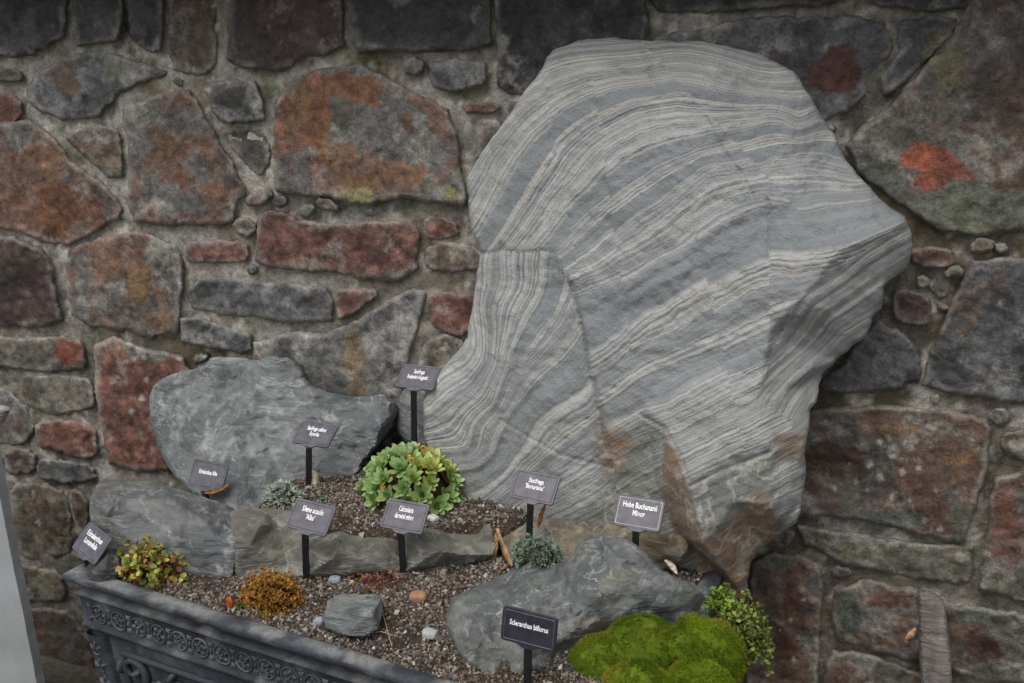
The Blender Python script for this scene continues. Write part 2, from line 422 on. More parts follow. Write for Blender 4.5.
STONES = [
 ('black', [(-40,-40),(68,-40),(67,35),(50,48),(20,56),(-40,60)]),
 ('black', [(72,-40),(124,-40),(123,38),(95,45),(72,46)]),
 ('black', [(128,-40),(163,-40),(163,48),(150,52),(140,47),(128,35)]),
 ('tan',   [(167,-40),(215,-40),(219,45),(218,62),(207,74),(190,75),(175,68),(169,50)]),
 ('maroon',[(229,-40),(344,-40),(343,45),(325,55),(300,62),(285,71),(262,70),(240,67),(230,60)]),
 ('black', [(349,-40),(492,-40),(489,45),(470,50),(430,52),(395,53),(360,52),(352,40)]),
 ('black', [(497,-40),(640,-40),(650,40),(600,70),(540,96),(500,95),(495,60)]),
 ('slate', [(429,62),(455,58),(485,61),(484,82),(470,88),(450,91),(435,86),(430,75)]),
 ('slate', [(29,88),(37,72),(61,56),(91,50),(135,59),(168,69),(165,79),(141,84),(118,96),(101,116),(64,120),(40,111),(29,101)]),
 ('tan',   [(-20,67),(15,68),(22,75),(21,82),(-20,83)]),
 ('brick', [(-30,92),(10,92),(22,102),(23,116),(10,125),(-30,128)]),
 ('rust',  [(-40,132),(10,122),(30,117),(45,130),(70,158),(100,180),(123,207),(119,219),(95,232),(65,246),(40,241),(15,231),(-40,222)]),
 ('olive', [(65,130),(100,124),(118,128),(123,150),(122,178),(108,178),(85,160),(68,142)]),
 ('rust',  [(125,108),(148,96),(190,89),(203,110),(222,142),(247,185),(238,200),(232,222),(200,227),(160,226),(133,222),(128,195),(128,160),(124,130)]),
 ('slate', [(205,90),(212,80),(235,78),(255,82),(262,100),(266,120),(245,123),(222,122),(212,112)]),
 ('olive', [(222,136),(232,128),(255,127),(270,133),(272,162),(262,177),(247,168)]),
 ('rust',  [(274,168),(276,135),(278,101),(294,82),(324,67),(361,66),(388,77),(422,94),(447,109),(456,135),(462,172),(465,206),(435,205),(402,199),(375,205),(351,205),(331,195),(294,194),(277,190)]),
 ('red',   [(463,105),(470,101),(490,102),(500,106),(490,113),(470,114)]),
 ('tan',   [(478,122),(500,118),(505,150),(476,165)]),
 ('red',   [(260,220),(270,210),(287,210),(301,219),(348,224),(382,221),(412,224),(418,237),(416,260),(418,272),(395,279),(358,279),(321,272),(270,269),(259,260)]),
 ('red',   [(186,243),(215,240),(246,241),(249,252),(246,262),(215,264),(187,263)]),
 ('red',   [(423,218),(438,216),(455,222),(458,235),(440,240),(424,238)]),
 ('tan',   [(424,247),(450,243),(480,246),(482,268),(455,272),(428,268)]),
 ('rust',  [(69,250),(101,237),(145,231),(175,246),(183,262),(182,300),(178,335),(150,338),(128,330),(91,327),(71,314),(66,285)]),
 ('maroon',[(-40,235),(15,238),(40,248),(54,270),(57,300),(65,320),(40,326),(-40,322)]),
 ('slate', [(187,290),(200,278),(240,276),(290,283),(325,287),(331,300),(330,320),(300,324),(260,319),(220,315),(195,308)]),
 ('slate', [(182,319),(200,318),(230,326),(253,333),(252,350),(240,354),(215,350),(183,342)]),
 ('red',   [(337,290),(350,287),(378,290),(375,300),(355,315),(340,320),(335,308)]),
 ('grey',  [(255,342),(287,332),(328,333),(361,315),(409,289),(424,291),(422,311),(412,348),(407,375),(398,415),(330,410),(270,400),(255,365)]),
 ('red',   [(430,298),(445,292),(474,296),(472,330),(462,337),(438,330),(430,318)]),
 ('olive', [(425,340),(450,335),(463,342),(455,362),(435,378),(420,372)]),
 ('brick', [(94,345),(115,337),(148,348),(183,356),(190,372),(190,400),(180,440),(170,470),(140,470),(108,465),(100,420),(95,380)]),
 ('olive', [(-40,334),(30,336),(60,335),(83,338),(86,368),(60,372),(-40,366)]),
 ('olive', [(18,376),(50,373),(85,375),(95,395),(92,412),(60,414),(25,408)]),
 ('brick', [(38,423),(70,420),(95,425),(98,450),(90,458),(60,455),(39,446)]),
 ('slate', [(-20,385),(8,388),(27,408),(35,430),(22,444),(-20,446)]),
 ('maroon',[(5,450),(35,450),(37,472),(6,475)]),
 ('slate', [(38,458),(65,460),(92,464),(96,480),(70,484),(40,478)]),
 ('olive', [(8,480),(60,487),(71,510),(75,552),(45,560),(15,552)]),
 ('brown', [(68,492),(80,490),(90,505),(88,530),(78,540)]),
 ('olive', [(-20,556),(25,562),(62,570),(66,600),(35,603),(-20,600)]),
 ('brown', [(-20,606),(38,608),(75,612),(92,648),(97,690),(50,692),(-20,690)]),
 # right of the boulder
 ('black', [(650,-40),(850,-40),(850,4),(770,10),(700,14),(652,12)]),
 ('black', [(855,-40),(985,-40),(975,7),(920,10),(870,6)]),
 ('slate', [(640,45),(700,27),(760,17),(850,15),(886,20),(892,45),(872,82),(862,100),(842,116),(815,125),(790,100),(740,80),(680,70)]),
 ('slate', [(897,22),(930,15),(960,18),(952,36),(930,57),(905,84),(885,100),(880,76),(896,48)]),
 ('brown', [(985,-40),(1080,-40),(1080,225),(1024,232),(960,235),(935,232),(900,203),(875,183),(855,166),(843,145),(850,135),(880,113),(918,73),(952,38)]),
 ('red',   [(910,250),(930,246),(950,250),(953,262),(945,268),(915,266)]),
 ('maroon',[(893,293),(905,290),(928,296),(931,310),(927,325),(905,324),(894,315)]),
 ('slate', [(972,262),(1000,258),(1080,262),(1080,404),(1024,404),(960,393),(922,385),(930,350),(950,310),(963,280)]),
 ('slate', [(815,386),(845,360),(878,322),(900,335),(918,350),(920,382),(890,393),(850,392)]),
 ('brown', [(800,415),(830,408),(880,405),(940,408),(985,418),(992,430),(985,470),(975,510),(965,543),(920,535),(870,521),(830,516),(795,518),(798,460)]),
 ('olive', [(800,526),(850,530),(905,540),(972,545),(970,585),(930,582),(880,574),(840,562),(805,545)]),
 ('brown', [(1003,428),(1080,433),(1080,467),(1010,459),(1001,450)]),
 ('brown', [(992,476),(1024,473),(1080,475),(1080,614),(1010,600),(978,590),(980,568),(988,520)]),
 ('brown', [(752,562),(775,552),(800,555),(823,562),(824,590),(820,640),(818,695),(745,695),(748,620)]),
 ('brown', [(836,590),(868,580),(918,590),(935,625),(932,662),(900,660),(835,641),(832,610)]),
 ('brown', [(944,602),(985,605),(1080,628),(1080,695),(950,675),(944,640)]),
 ('brown', [(828,650),(860,652),(918,670),(935,684),(935,720),(828,720)]),
 ('olive', [(942,682),(1024,695),(1080,702),(1080,740),(942,740)]),
]
# own stains of single stones: (colour, cx, cy, rx, ry, strength)
STAINS = [
 (lin((150, 84, 48)), 308, 118, 32, 45, 1.0), (lin((150, 84, 48)), 360, 95, 30, 22, .8), (lin((148, 98, 56)), 335, 160, 30, 32, .8), (lin((146, 96, 60)), 385, 175, 45, 22, .9),
 (lin((160, 148, 90)), 350, 196, 60, 10, .8), (lin((160, 150, 96)), 455, 195, 16, 12, .8), (lin((128, 76, 56)), 410, 122, 12, 18, .7),
 (lin((138, 78, 46)), 60, 210, 45, 35, .9), (lin((146, 96, 62)), 40, 160, 28, 30, .7), (lin((126, 80, 54)), 165, 140, 30, 45, .7), (lin((134, 78, 48)), 195, 190, 28, 25, .6),
 (lin((142, 100, 62)), 140, 290, 30, 40, .8), (lin((126, 92, 60)), 165, 320, 14, 14, .7),
 (lin((122, 86, 58)), 72, 88, 16, 14, .7), (lin((64, 58, 58)), 235, 98, 20, 16, .8),
 (lin((60, 44, 42)), 15, 280, 35, 40, .8),
 (lin((128, 130, 130)), 140, 352, 40, 12, .95), (lin((150, 112, 70)), 355, 350, 12, 50, .6), (lin((140, 62, 48)), 66, 350, 20, 16, 1.2), (lin((130, 110, 50)), 25, 345, 8, 12, .6),
 (lin((112, 116, 118)), 400, 274, 30, 8, .8), (lin((112, 112, 110)), 290, 266, 30, 8, .6), (lin((112, 116, 112)), 330, 224, 45, 5, .7),
 (lin((60, 60, 62)), 205, 292, 20, 10, .8), (lin((64, 64, 68)), 308, 302, 20, 12, .8),
 (lin((92, 48, 42)), 832, 72, 34, 28, 1.3), (lin((74, 50, 46)), 780, 62, 22, 22, .6), (lin((60, 64, 70)), 880, 60, 14, 30, .6),
 (lin((196, 84, 38)), 925, 158, 26, 20, 1.2), (lin((168, 74, 48)), 945, 178, 40, 24, 1.1), (lin((124, 112, 80)), 940, 60, 26, 40, .8), (lin((112, 104, 84)), 890, 130, 30, 24, .7),
 (lin((112, 112, 110)), 980, 205, 70, 34, 1.0), (lin((100, 104, 98)), 880, 175, 26, 22, .9), (lin((78, 58, 50)), 1000, 100, 40, 50, .6),
 (lin((56, 60, 66)), 940, 370, 30, 26, .7), (lin((124, 100, 76)), 965, 330, 10, 30, .5), (lin((118, 120, 124)), 1000, 300, 30, 30, .5),
 (lin((140, 104, 60)), 900, 430, 60, 14, .8), (lin((78, 40, 32)), 850, 460, 45, 35, .7), (lin((146, 92, 50)), 955, 465, 28, 30, .7), (lin((96, 100, 100)), 870, 520, 90, 14, 1.0), (lin((106, 104, 100)), 960, 515, 18, 30, .9),
 (lin((112, 116, 62)), 845, 552, 20, 14, .6), (lin((96, 44, 34)), 795, 600, 22, 22, .8), (lin((90, 44, 34)), 780, 650, 26, 30, .7), (lin((108, 104, 100)), 775, 565, 24, 14, .8),
 (lin((96, 100, 100)), 850, 610, 14, 30, .9), (lin((108, 60, 50)), 880, 600, 28, 16, .8), (lin((104, 108, 112)), 985, 615, 30, 12, .9), (lin((78, 40, 32)), 990, 650, 40, 22, .9),
 (lin((128, 64, 44)), 1008, 530, 20, 50, .7), (lin((110, 108, 100)), 1000, 590, 22, 12, .8),
]
SPOTS = [(880+dx, 470+dy, r) for dx, dy, r in [(-10,-4,3),(0,8,4),(12,-14,3),(22,2,4),(-24,12,3),(-30,-6,2),(38,-2,3),(30,30,4),(44,50,3),(12,26,2),(55,20,2),(-45,18,2),(0,-28,3),(-14,20,2),(60,60,3)]] + \
        [(130+dx, 350+dy, r) for dx, dy, r in [(-2,-4,4),(8,0,3),(4,8,4),(14,8,3),(-4,12,3),(2,62,5),(12,48,3),(16,30,3)]] + [(790+dx, 620+dy, r) for dx, dy, r in [(0,0,3),(8,18,2),(-10,10,3),(14,-20,2),(4,40,3)]]
STAINS = [(des(c, .30, .60)*np.array([1, 1.06, .86]), x, y, rx, ry, s) for c, x, y, rx, ry, s in STAINS]

def stone_colour(kind, V, P, dpx, seed):
    b, hi, st, bias = TYPES[kind]
    q = V*9+seed*13.1
    c = np.tile(b, (len(V), 1))
    c = mix(c, hi*1.2, ss(0.0, 0.2, fbm(q*1.2, seed, 6, 0.7))*.85)
    c = mix(c, st, ss(0.24-bias*0.36, 0.36-bias*0.36, fbm(q+40, seed+3, 6, 0.7))*0.85)
    c = mix(c, b*0.5, ss(0.08, 0.26, fbm(q*1.7+60, seed+4, 6, 0.7))*0.8)
    c = mix(c, MORT*.75, ss(0.2, 0.34, fbm(q*1.6+80, seed+6, 6, 0.7))*0.55)
    nz = fbm(q*1.8+7, seed+9, 5, 0.65)
    for sc, x, y, rx, ry, s in STAINS:
        d = np.sqrt(((P[:, 0]-x)/rx)**2+((P[:, 1]-y)/ry)**2)
        m = ss(0.30, 0.48, s*(1.1-d)+nz*1.1)*min(1, s+.1)
        c = mix(c, sc, np.clip(m, 0, 1)*(d < 2.4))
    # lime smeared over from the joints, thin algae, pale lichen spots
    e = ss(9, 0, dpx+nz*9)
    c = mix(c, MORT*0.8, e*0.6)
    c = mix(c, lin((92, 98, 58)), ss(0.35, 0.6, fbm(q*0.8+90, seed+21, 4))*0.3)
    for x, y, r in SPOTS:
        d = np.hypot(P[:, 0]-x, P[:, 1]-y)+nz*3
        c = mix(c, lin((176, 176, 170)), ss(r*.8+0.8, r*.8-0.8, d)*0.5)
    return c*(1+0.5*fbm(q*5, seed+31, 4, .65)+.25*fbm(q*22, seed+33, 2))[:, None]

def grow(poly, k):
    poly = np.array(poly, float); pc = poly.mean(0); sz = np.sqrt(np.ptp(poly[:, 0])*np.ptp(poly[:, 1]))
    return pc+(poly-pc)*(1+k/sz*2)
def one_stone(kind, poly, i, sp):
    r_ = np.random.default_rng(i+50)
    poly = grow(poly, 2.3)
    size = math.sqrt(np.ptp(poly[:, 0])*np.ptp(poly[:, 1]))
    P, T, loop, B = fill(chaikin(poly, 1) if len(poly) < 8 and size > 30 else poly, sp, rough=min(4.0, 0.03*size+1.2), round_k=0, seed=i)
    d = dist_poly(P, B)
    edge = float(np.clip(size*0.06, 2.6, 5))
    pro = -0.010-0.014*r_.random()-0.004*(size > 90)
    tx, ty = r_.uniform(-1, 1, 2)*0.00010
    c0 = P.mean(0)
    t = np.clip(d/edge+.25*vnoise(np.concatenate([P/6.0, np.full((len(P), 1), i*1.3)], 1), i), 0, 1)*(d > .1)
    prof = np.sqrt(np.clip(1-(1-t)**2, 0, 1))
    V0 = at_y(P[:, 0], P[:, 1], 0.0)
    # broken, faceted face
    st = max(11.0, size/6.0); lo, hi = P.min(0)-st, P.max(0)+st
    g = [(x+r_.uniform(-.45, .45)*st, y+r_.uniform(-.45, .45)*st, r_.uniform(-1, 1)) for x in np.arange(lo[0], hi[0], st) for y in np.arange(lo[1], hi[1], st)]
    fc = lap_smooth(tri_interp(g)(P), T, 1) if size > 22 else 0
    Y = 0.014+(pro-0.014)*prof+tx*(P[:, 0]-c0[0])+ty*(P[:, 1]-c0[1])+0.0038*fc*prof
    Y = Y-0.006*prof*fbm(V0*10+i, i, 5, .55)-0.005*prof*(np.abs(fbm(V0*22+i, i+4, 5, .6))-.2)-0.003*fbm(V0*75, i+8, 3)
    V, F = solid(P, T, loop, Y, 0.05)
    PP = np.concatenate([P]+[P[loop]]*3); dd = np.concatenate([d]+[np.zeros(len(loop))]*3)
    C = stone_colour(kind, V, PP, dd, i)
    return V, F, C
# pinning stones in the wider joints
def pinnings():
    r_ = np.random.default_rng(77); polys = [grow(p, 2.3) for k, p in STONES]; out = []
    hid = np.array([(560,45),(780,65),(900,220),(870,320),(800,400),(790,520),(745,590),(745,690),(90,690),(80,570),(100,490),(160,470),(160,395),(200,370),(290,365),(400,405),(430,395),(480,320),(475,200)], float)
    for _ in range(2600):
        q = np.array([r_.uniform(-10, 1034), r_.uniform(-5, 690)])
        if any(in_poly(q[None], p)[0] for p in polys): continue
        D = min(dist_poly(q[None], p)[0] for p in polys)
        if D < 3.6 or in_poly(q[None], hid)[0]: continue
        D = min(D, 11.0)
        n = 7; a0 = r_.uniform(0, 6.28); el = r_.uniform(1.0, 1.9); rot = r_.uniform(-.5, .5)
        pl = []
        for k in range(n):
            a = a0+k*2*math.pi/n; rr = (D-1.6)*r_.uniform(.8, 1.1); x, y = rr*math.cos(a)*el, rr*math.sin(a)
            pl.append((q[0]+x*math.cos(rot)-y*math.sin(rot), q[1]+x*math.sin(rot)+y*math.cos(rot)))
        pl = np.array(pl)
        if any(in_poly(pl, p).any() for p in polys): continue
        out.append((D, str(r_.choice(['slate', 'olive', 'brown', 'rust', 'tan', 'maroon'])), pl)); polys.append(pl)
    out.sort(key=lambda t: -t[0])
    return [(k, p.tolist()) for D, k, p in out[:33]]
STONES += pinnings()

wall = empty('stone_wall', (-0.2, 0.03, GZ))
tag(wall, 'old rubble stone wall of grey, rust and red blocks with pale mortar', 'wall')
PLAB = {'brick': 'orange red block', 'red': 'red block', 'maroon': 'dark maroon block', 'tan': 'tan block', 'brown': 'rust brown block', 'black': 'nearly black block'}
for i, (kind, poly) in enumerate(STONES):
    V, F, C = one_stone(kind, poly, i, 2.5)
    o = mesh_obj('wall_stone', V, F, M_WALL, parent=wall, col=C)
    if kind in PLAB: o['label'] = PLAB[kind]
# the rest of the wall beyond the picture: plain coursed rubble, one mesh
mb = MB(); k = 200
zrow = GZ+0.02
while zrow < 1.47:
    h = random.uniform(0.08, 0.13) if zrow > 1.4 else random.uniform(0.10, 0.2); x = -2.6+random.uniform(0, 0.2)
    while x < 1.9:
        w = random.uniform(0.14, 0.36)
        q = np.array([(x+random.uniform(0, .02), 0, zrow+random.uniform(0, .02)), (x+w/2, 0, zrow+random.uniform(-.005, .01)), (x+w-random.uniform(.015, .03), 0, zrow+random.uniform(0, .02)), (x+w-.012, 0, zrow+h/2), (x+w-random.uniform(.015, .03), 0, zrow+h-random.uniform(.015, .03)), (x+w/2, 0, zrow+h-.014), (x+random.uniform(0, .02), 0, zrow+h-random.uniform(.015, .03)), (x, 0, zrow+h/2)])
        pp = proj(q)
        if pp[:, 0].max() < -42 or pp[:, 0].min() > 1082 or pp[:, 1].min() > 742 or pp[:, 1].max() < -42:
            V, F, C = one_stone(random.choice(['slate', 'rust', 'olive', 'grey', 'brown', 'black']), pp, k, 12.0)
            mb.add(V, F, C)
        k += 1; x += w
    zrow += h
tag(mb.build('rubble_stones', M_WALL, parent=wall), kind='stuff')

def mortar():
    xs = np.arange(-2.7, 2.0, 0.009); zs = np.arange(GZ, 1.565, 0.009)
    X, Z = np.meshgrid(xs, zs); V = np.stack([X.ravel(), np.zeros(X.size), Z.ravel()], 1)
    n = fbm(V*14, 2, 5, 0.6)
    V[:, 1] = -0.003+0.011*n-0.005*fbm(V*55, 5, 3)+0.006*np.maximum(0, np.abs(fbm(V*9+4, 8, 4))*-6+.6)
    P = proj(V*[1, 0, 1])
    c = mix(np.tile(MORT, (len(V), 1)), lin((112, 100, 80)), ss(-0.2, 0.4, fbm(V*5+3, 11, 4)))
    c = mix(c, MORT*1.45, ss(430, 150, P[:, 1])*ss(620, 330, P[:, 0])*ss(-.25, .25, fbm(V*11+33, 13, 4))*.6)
    # darker brown on the right and low down, mossy in patches, limey pale at upper left
    low = ss(150, 420, P[:, 1])*0.6+ss(700, 880, P[:, 0])*0.5
    c = mix(c, lin((84, 78, 64)), np.clip(low, 0, 1)*0.75)
    c = mix(c, lin((84, 92, 46)), ss(0.2, 0.45, fbm(V*9+20, 31, 5, 0.65))*0.55)
    c = mix(c, lin((66, 62, 58)), ss(0.1, 0.5, fbm(V*9+50, 41, 4))*0.5)
    c = mix(c, MORT*1.4, ss(.02, .3, fbm(V*20+70, 43, 5, .7))*.7)
    c = mix(c, MORT*.35, ss(.2, .4, fbm(V*30+170, 47, 5, .7))*.7)
    c = c*(1+0.6*fbm(V*70, 51, 3))[:, None]
    w = len(xs)
    F = [(j*w+i, j*w+i+1, (j+1)*w+i+1, (j+1)*w+i) for j in range(len(zs)-1) for i in range(w-1)]
    m = MB(); m.add(V, F, c)
    m.box((-0.35, 0.24, (GZ+1.565)/2), (2.34, 0.20, (1.565-GZ)/2-0.002), col=(0.2, 0.19, 0.17))
    m.build('mortar', M_MORTAR, parent=wall)
mortar()
# overhanging coping course above the frame, shading the head of the wall
def coping():
    x = -2.6; i = 900
    m = MB()
    while x < 1.9:
        w = random.uniform(0.35, 0.6)
        n = 8
        V = []; 
        for (yy, zz) in [(-0.17, 1.56), (-0.19, 1.575), (-0.19, 1.635), (-0.175, 1.65), (0.5, 1.68), (0.5, 1.56)]:
            for t in np.linspace(0, 1, n): V.append((x+0.006+(w-0.012)*t, yy, zz))
        V = np.array(V); V += 0.006*np.stack([fbm(V*9, i+s, 3) for s in (0, 1, 2)], 1)
        F = [(a*n+b, a*n+b+1, ((a+1) % 6)*n+b+1, ((a+1) % 6)*n+b) for a in range(6) for b in range(n-1)]
        F += [tuple(a*n for a in range(5, -1, -1)), tuple(a*n+n-1 for a in range(6))]
        m.add(V, F, np.tile(TYPES['black'][0], (len(V), 1))*(1+.3*fbm(V*8, i, 3))[:, None]); x += w; i += 1
    m.build('coping', M_WALL, parent=wall, smooth=False)
coping()

# ------------------------------------------------------------------ rocks
def slate_colour(V, seed, base=lin((94, 100, 101)), hi=lin((118, 122, 121)), vein=lin((150, 153, 152)), stain=None, freq=(1, 1, 1), veins=0.6):
    q = V*np.asarray(freq)*10+seed
    f = fbm(q, seed, 5, 0.6); c = mix(np.tile(base, (len(V), 1)), hi, ss(-0.2, 0.5, f))
    c = mix(c, base*0.62, ss(0.15, 0.6, fbm(q*1.7+9, seed+2, 4)))
    w = V*np.asarray(freq)*7+0.35*np.stack([fbm(q, seed+s, 3) for s in (5, 6, 7)], 1)*2
    r = 1-np.abs(fbm(w, seed+8, 3))*9
    c = mix(c, vein, ss(0.35, 0.95, r)*veins)
    if stain is not None: c = mix(c, stain, ss(0.1, 0.5, fbm(q*0.6+77, seed+12, 4))*0.6)
    return c
def rock(name, poly, ctrl, seed, sp=2.6, edge=7, edge_d=0.02, namp=0.006, back=None, smooth_k=2, rough=2.0, mat=None, colour=None, taper=0.0, label=None, cat='rock', group=None, ridge=0.003, round_k=1, aniso=(1, 1, 1), facets=None, brk=None):
    if facets:
        r_ = np.random.default_rng(seed+500); pa = np.array(poly, float); f0 = tri_interp(ctrl); ex = []
        while len(ex) < facets[0]:
            q = r_.uniform(pa.min(0), pa.max(0))
            if in_poly(q[None], pa)[0] and min(np.hypot(q[0]-e[0], q[1]-e[1]) for e in list(ctrl)+ex) > facets[2]: ex.append((q[0], q[1], float(f0(q[None])[0])+r_.uniform(-1, 1)*facets[1]))
            elif r_.random() < .01: break
        ctrl = list(ctrl)+ex
    P, T, loop, B = fill(poly, sp, rough=rough, round_k=round_k, seed=seed)
    Y = tri_interp(ctrl)(P); Y = lap_smooth(Y, T, smooth_k)
    d = dist_poly(P, B); t = np.clip(d/edge, 0, 1)
    Y = Y+edge_d*(1-np.sqrt(np.clip(1-(1-t)**2, 0, 1)))
    V0 = at_y(P[:, 0], P[:, 1], Y)
    a = np.asarray(aniso)
    if brk:
        r_ = np.random.default_rng(seed+900); lo, hi = P.min(0)-brk[0], P.max(0)+brk[0]
        g = [(x+r_.uniform(-.48, .48)*brk[0], y+r_.uniform(-.48, .48)*brk[0]*.55, r_.uniform(-1, 1)) for x in np.arange(lo[0], hi[0], brk[0]) for y in np.arange(lo[1], hi[1], brk[0]*.55)]
        Y = Y+brk[1]*tri_interp(g)(P)
    Y = Y-namp*fbm(V0*a*14, seed, 5)-ridge*(1-2*np.abs(fbm(V0*a*22+5, seed+3, 4)))-0.0012*fbm(V0*80, seed+6, 3)
    V, F = solid(P, T, loop, Y, back if back is not None else np.max(Y)+0.08, taper)
    PP = np.concatenate([P]+[P[loop]]*3)
    C = colour(V, PP, seed) if colour else slate_colour(V, seed)
    lo = V[:, 2].min(); org = (V[:, 0].mean(), V[:, 1].mean(), lo)
    o = mesh_obj(name, V, F, mat or M_SLATE, origin=org, col=C)
    md = o.modifiers.new('breaks', 'EDGE_SPLIT'); md.split_angle = math.radians(34)
    return tag(o, label, cat, group)

# grey slab leaning on the wall, left
rock('slate_boulder', [(148,398),(155,383),(175,372),(200,368),(218,359),(238,357),(255,360),(268,357),(280,358),(290,359),(300,369),(308,382),(325,392),(350,397),(372,397),(383,394),(396,402),(399,413),(390,430),(380,443),(372,455),(360,468),(352,490),(300,500),(262,513),(232,514),(200,500),(172,472),(160,450),(152,425)],
     [(150,400,-.09),(160,450,-.16),(175,475,-.24),(200,380,-.10),(240,358,-.08),(268,375,-.13),(300,372,-.09),(350,398,-.09),(390,402,-.10),(399,413,-.09),(375,445,-.15),(382,425,-.15),(235,510,Yz(235,500,.60)),(200,496,-.34),(290,494,Yz(290,484,.60)),(345,487,Yz(345,477,.605)),(232,425,-.20),(300,430,-.165),(345,430,-.155),(200,440,-.21),(210,410,-.17)],
     11, namp=0.012, ridge=0.008, edge_d=0.014, edge=5, smooth_k=1, facets=(26, .020, 16), brk=(20, .005), back=-0.03, rough=2.5, label='bluish grey slate boulder leaning on the wall behind the rosettes', group='rocks in the trough')
M = Yz
yb = [M(115,562,.545), M(165,570,.545), M(228,578,.545)]
rock('slate_boulder', [(91,497),(97,483),(107,477),(130,480),(150,481),(175,487),(200,496),(232,505),(240,520),(241,540),(238,560),(232,582),(215,584),(190,578),(150,572),(115,566),(97,550),(90,520)],
     [(92,497,yb[0]+.03),(97,483,yb[0]+.10),(107,477,yb[0]+.14),(150,481,yb[0]+.17),(200,497,yb[1]+.14),(240,515,yb[2]+.12),(100,503,yb[0]+.015),(150,500,yb[0]+.07),(178,505,yb[1]+.05),(205,520,yb[1]+.05),(236,538,yb[2]+.02),(97,550,yb[0]),(115,566,yb[0]-.01),(165,574,yb[1]),(232,582,yb[2]),(180,540,yb[1]+.005),(130,540,yb[0]+.005)],
     12, smooth_k=0, facets=(10, .008, 15), brk=(16, .004), edge=4, edge_d=0.012, namp=0.006, label='dark grey slate rock with pale ridge at the left end of the trough', group='rocks in the trough',
     colour=lambda V, P, s: slate_colour(V, s, lin((88, 92, 94)), lin((114, 115, 112)), lin((170, 170, 168)), lin((106, 98, 84)), (1, 1, 2.2), .45))
yl = [M(240,580,.545), M(300,576,.545), M(400,572,.545), M(490,560,.545)]
rock('slate_ledge', [(226,512),(240,508),(270,509),(300,513),(340,522),(372,528),(420,525),(455,520),(480,517),(492,526),(498,545),(493,560),(460,568),(420,573),(380,575),(340,577),(300,579),(260,584),(234,585),(230,560)],
     [(226,512,yl[0]+.10),(270,509,yl[0]+.15),(340,522,yl[1]+.13),(420,525,yl[2]+.10),(480,517,yl[3]+.10),(235,540,yl[0]+.01),(300,545,yl[1]+.03),(340,546,yl[1]+.035),(372,538,yl[2]+.03),(420,534,yl[2]+.03),(486,527,yl[3]+.03),(234,585,yl[0]),(300,579,yl[1]),(400,575,yl[2]),(497,555,yl[3]),(330,560,yl[1]+.005),(440,550,yl[2]-.015+.03),(260,525,yl[0]+.06)],
     13, smooth_k=0, facets=(16, .007, 12), brk=(18, .003), edge=4, edge_d=0.012, namp=0.005, label='long low olive grey stone ledge behind the two black-staked labels', group='rocks in the trough', cat='rock ledge',
     colour=lambda V, P, s: slate_colour(V, s, lin((100, 99, 91)), lin((124, 122, 112)), lin((166, 162, 148)), lin((98, 92, 74)), (1, 1, 2.5), .4))
rock('slate_ledge', [(484,514),(498,506),(520,515),(560,516),(600,518),(650,529),(688,532),(692,545),(684,562),(668,572),(640,572),(600,572),(560,570),(520,566),(500,556)],
     [(484,514,-.21),(520,515,-.21),(600,519,-.215),(688,533,-.235),(500,535,-.26),(560,535,-.265),(620,540,-.265),(680,550,-.275),(510,560,Yz(510,560,.56)),(600,570,Yz(600,570,.55)),(670,572,Yz(670,572,.55))],
     14, facets=(12, .008, 12), brk=(14, .003), edge=4, edge_d=0.012, namp=0.006, back=-.16, label='narrow brown stone ledge at the foot of the banded boulder', group='rocks in the trough', cat='rock ledge',
     colour=lambda V, P, s: slate_colour(V, s, lin((112, 104, 88)), lin((140, 130, 108)), lin((168, 158, 138)), lin((128, 96, 64)), (1, 1, 2.5), .4))
rock('slate_boulder', [(446,628),(449,606),(456,596),(470,590),(485,582),(507,573),(528,562),(538,566),(548,566),(562,563),(573,556),(577,545),(590,538),(610,535),(630,540),(645,552),(655,566),(680,578),(705,589),(714,600),(712,616),(700,650),(680,700),(600,720),(530,712),(495,698),(472,676),(458,652)],
     [(446,628,-.56),(456,596,-.475),(507,573,-.375),(548,566,-.36),(577,545,-.365),(610,535,-.36),(645,552,-.365),(705,590,-.36),(714,600,-.36),(610,556,-.405),(560,590,-.46),(500,610,-.50),(660,590,-.44),(610,620,-.485),(530,650,-.59),(470,660,-.625),(690,640,-.40),(640,660,-.44),(495,698,-.64),(600,720,-.53),(680,700,-.43),(630,575,-.435),(590,600,-.50),(540,610,-.52)],
     15, namp=0.013, ridge=0.010, edge=5, edge_d=0.014, smooth_k=1, facets=(34, .020, 15), brk=(17, .005), label='rounded grey slate rock with white veins beside the green moss', group='rocks in the trough',
     colour=lambda V, P, s: mix(slate_colour(V, s, lin((88, 93, 92)), lin((114, 117, 114)), lin((160, 160, 158)), None, (1.6, 1, 1.6), .3), lin((112, 104, 82)), ss(.1, .5, fbm(V*8, 44, 4)-(P[:, 1]<620)*.35)*.6))
rock('small_stone', [(323,618),(329,600),(342,594),(360,595),(374,594),(381,600),(383,612),(378,630),(364,638),(345,636),(326,628)],
     [(323,618,M(340,637,.55)+.005),(342,594,M(340,637,.55)+.075),(381,600,M(365,638,.55)+.065),(335,610,M(340,637,.55)+.01),(372,612,M(365,638,.55)+.005),(345,636,M(340,637,.55)),(378,630,M(365,638,.55)+.01)],
     16, sp=1.8, edge=1.6, edge_d=0.004, namp=0.002, ridge=0.001, rough=.7, smooth_k=0, round_k=0, label='small squarish grey stone lying on the gravel', cat='stone', back=None,
     colour=lambda V, P, s: slate_colour(V, s, lin((104, 108, 108)), lin((124, 128, 126)), lin((150, 150, 148)), None, (1, 1, 2), .3))
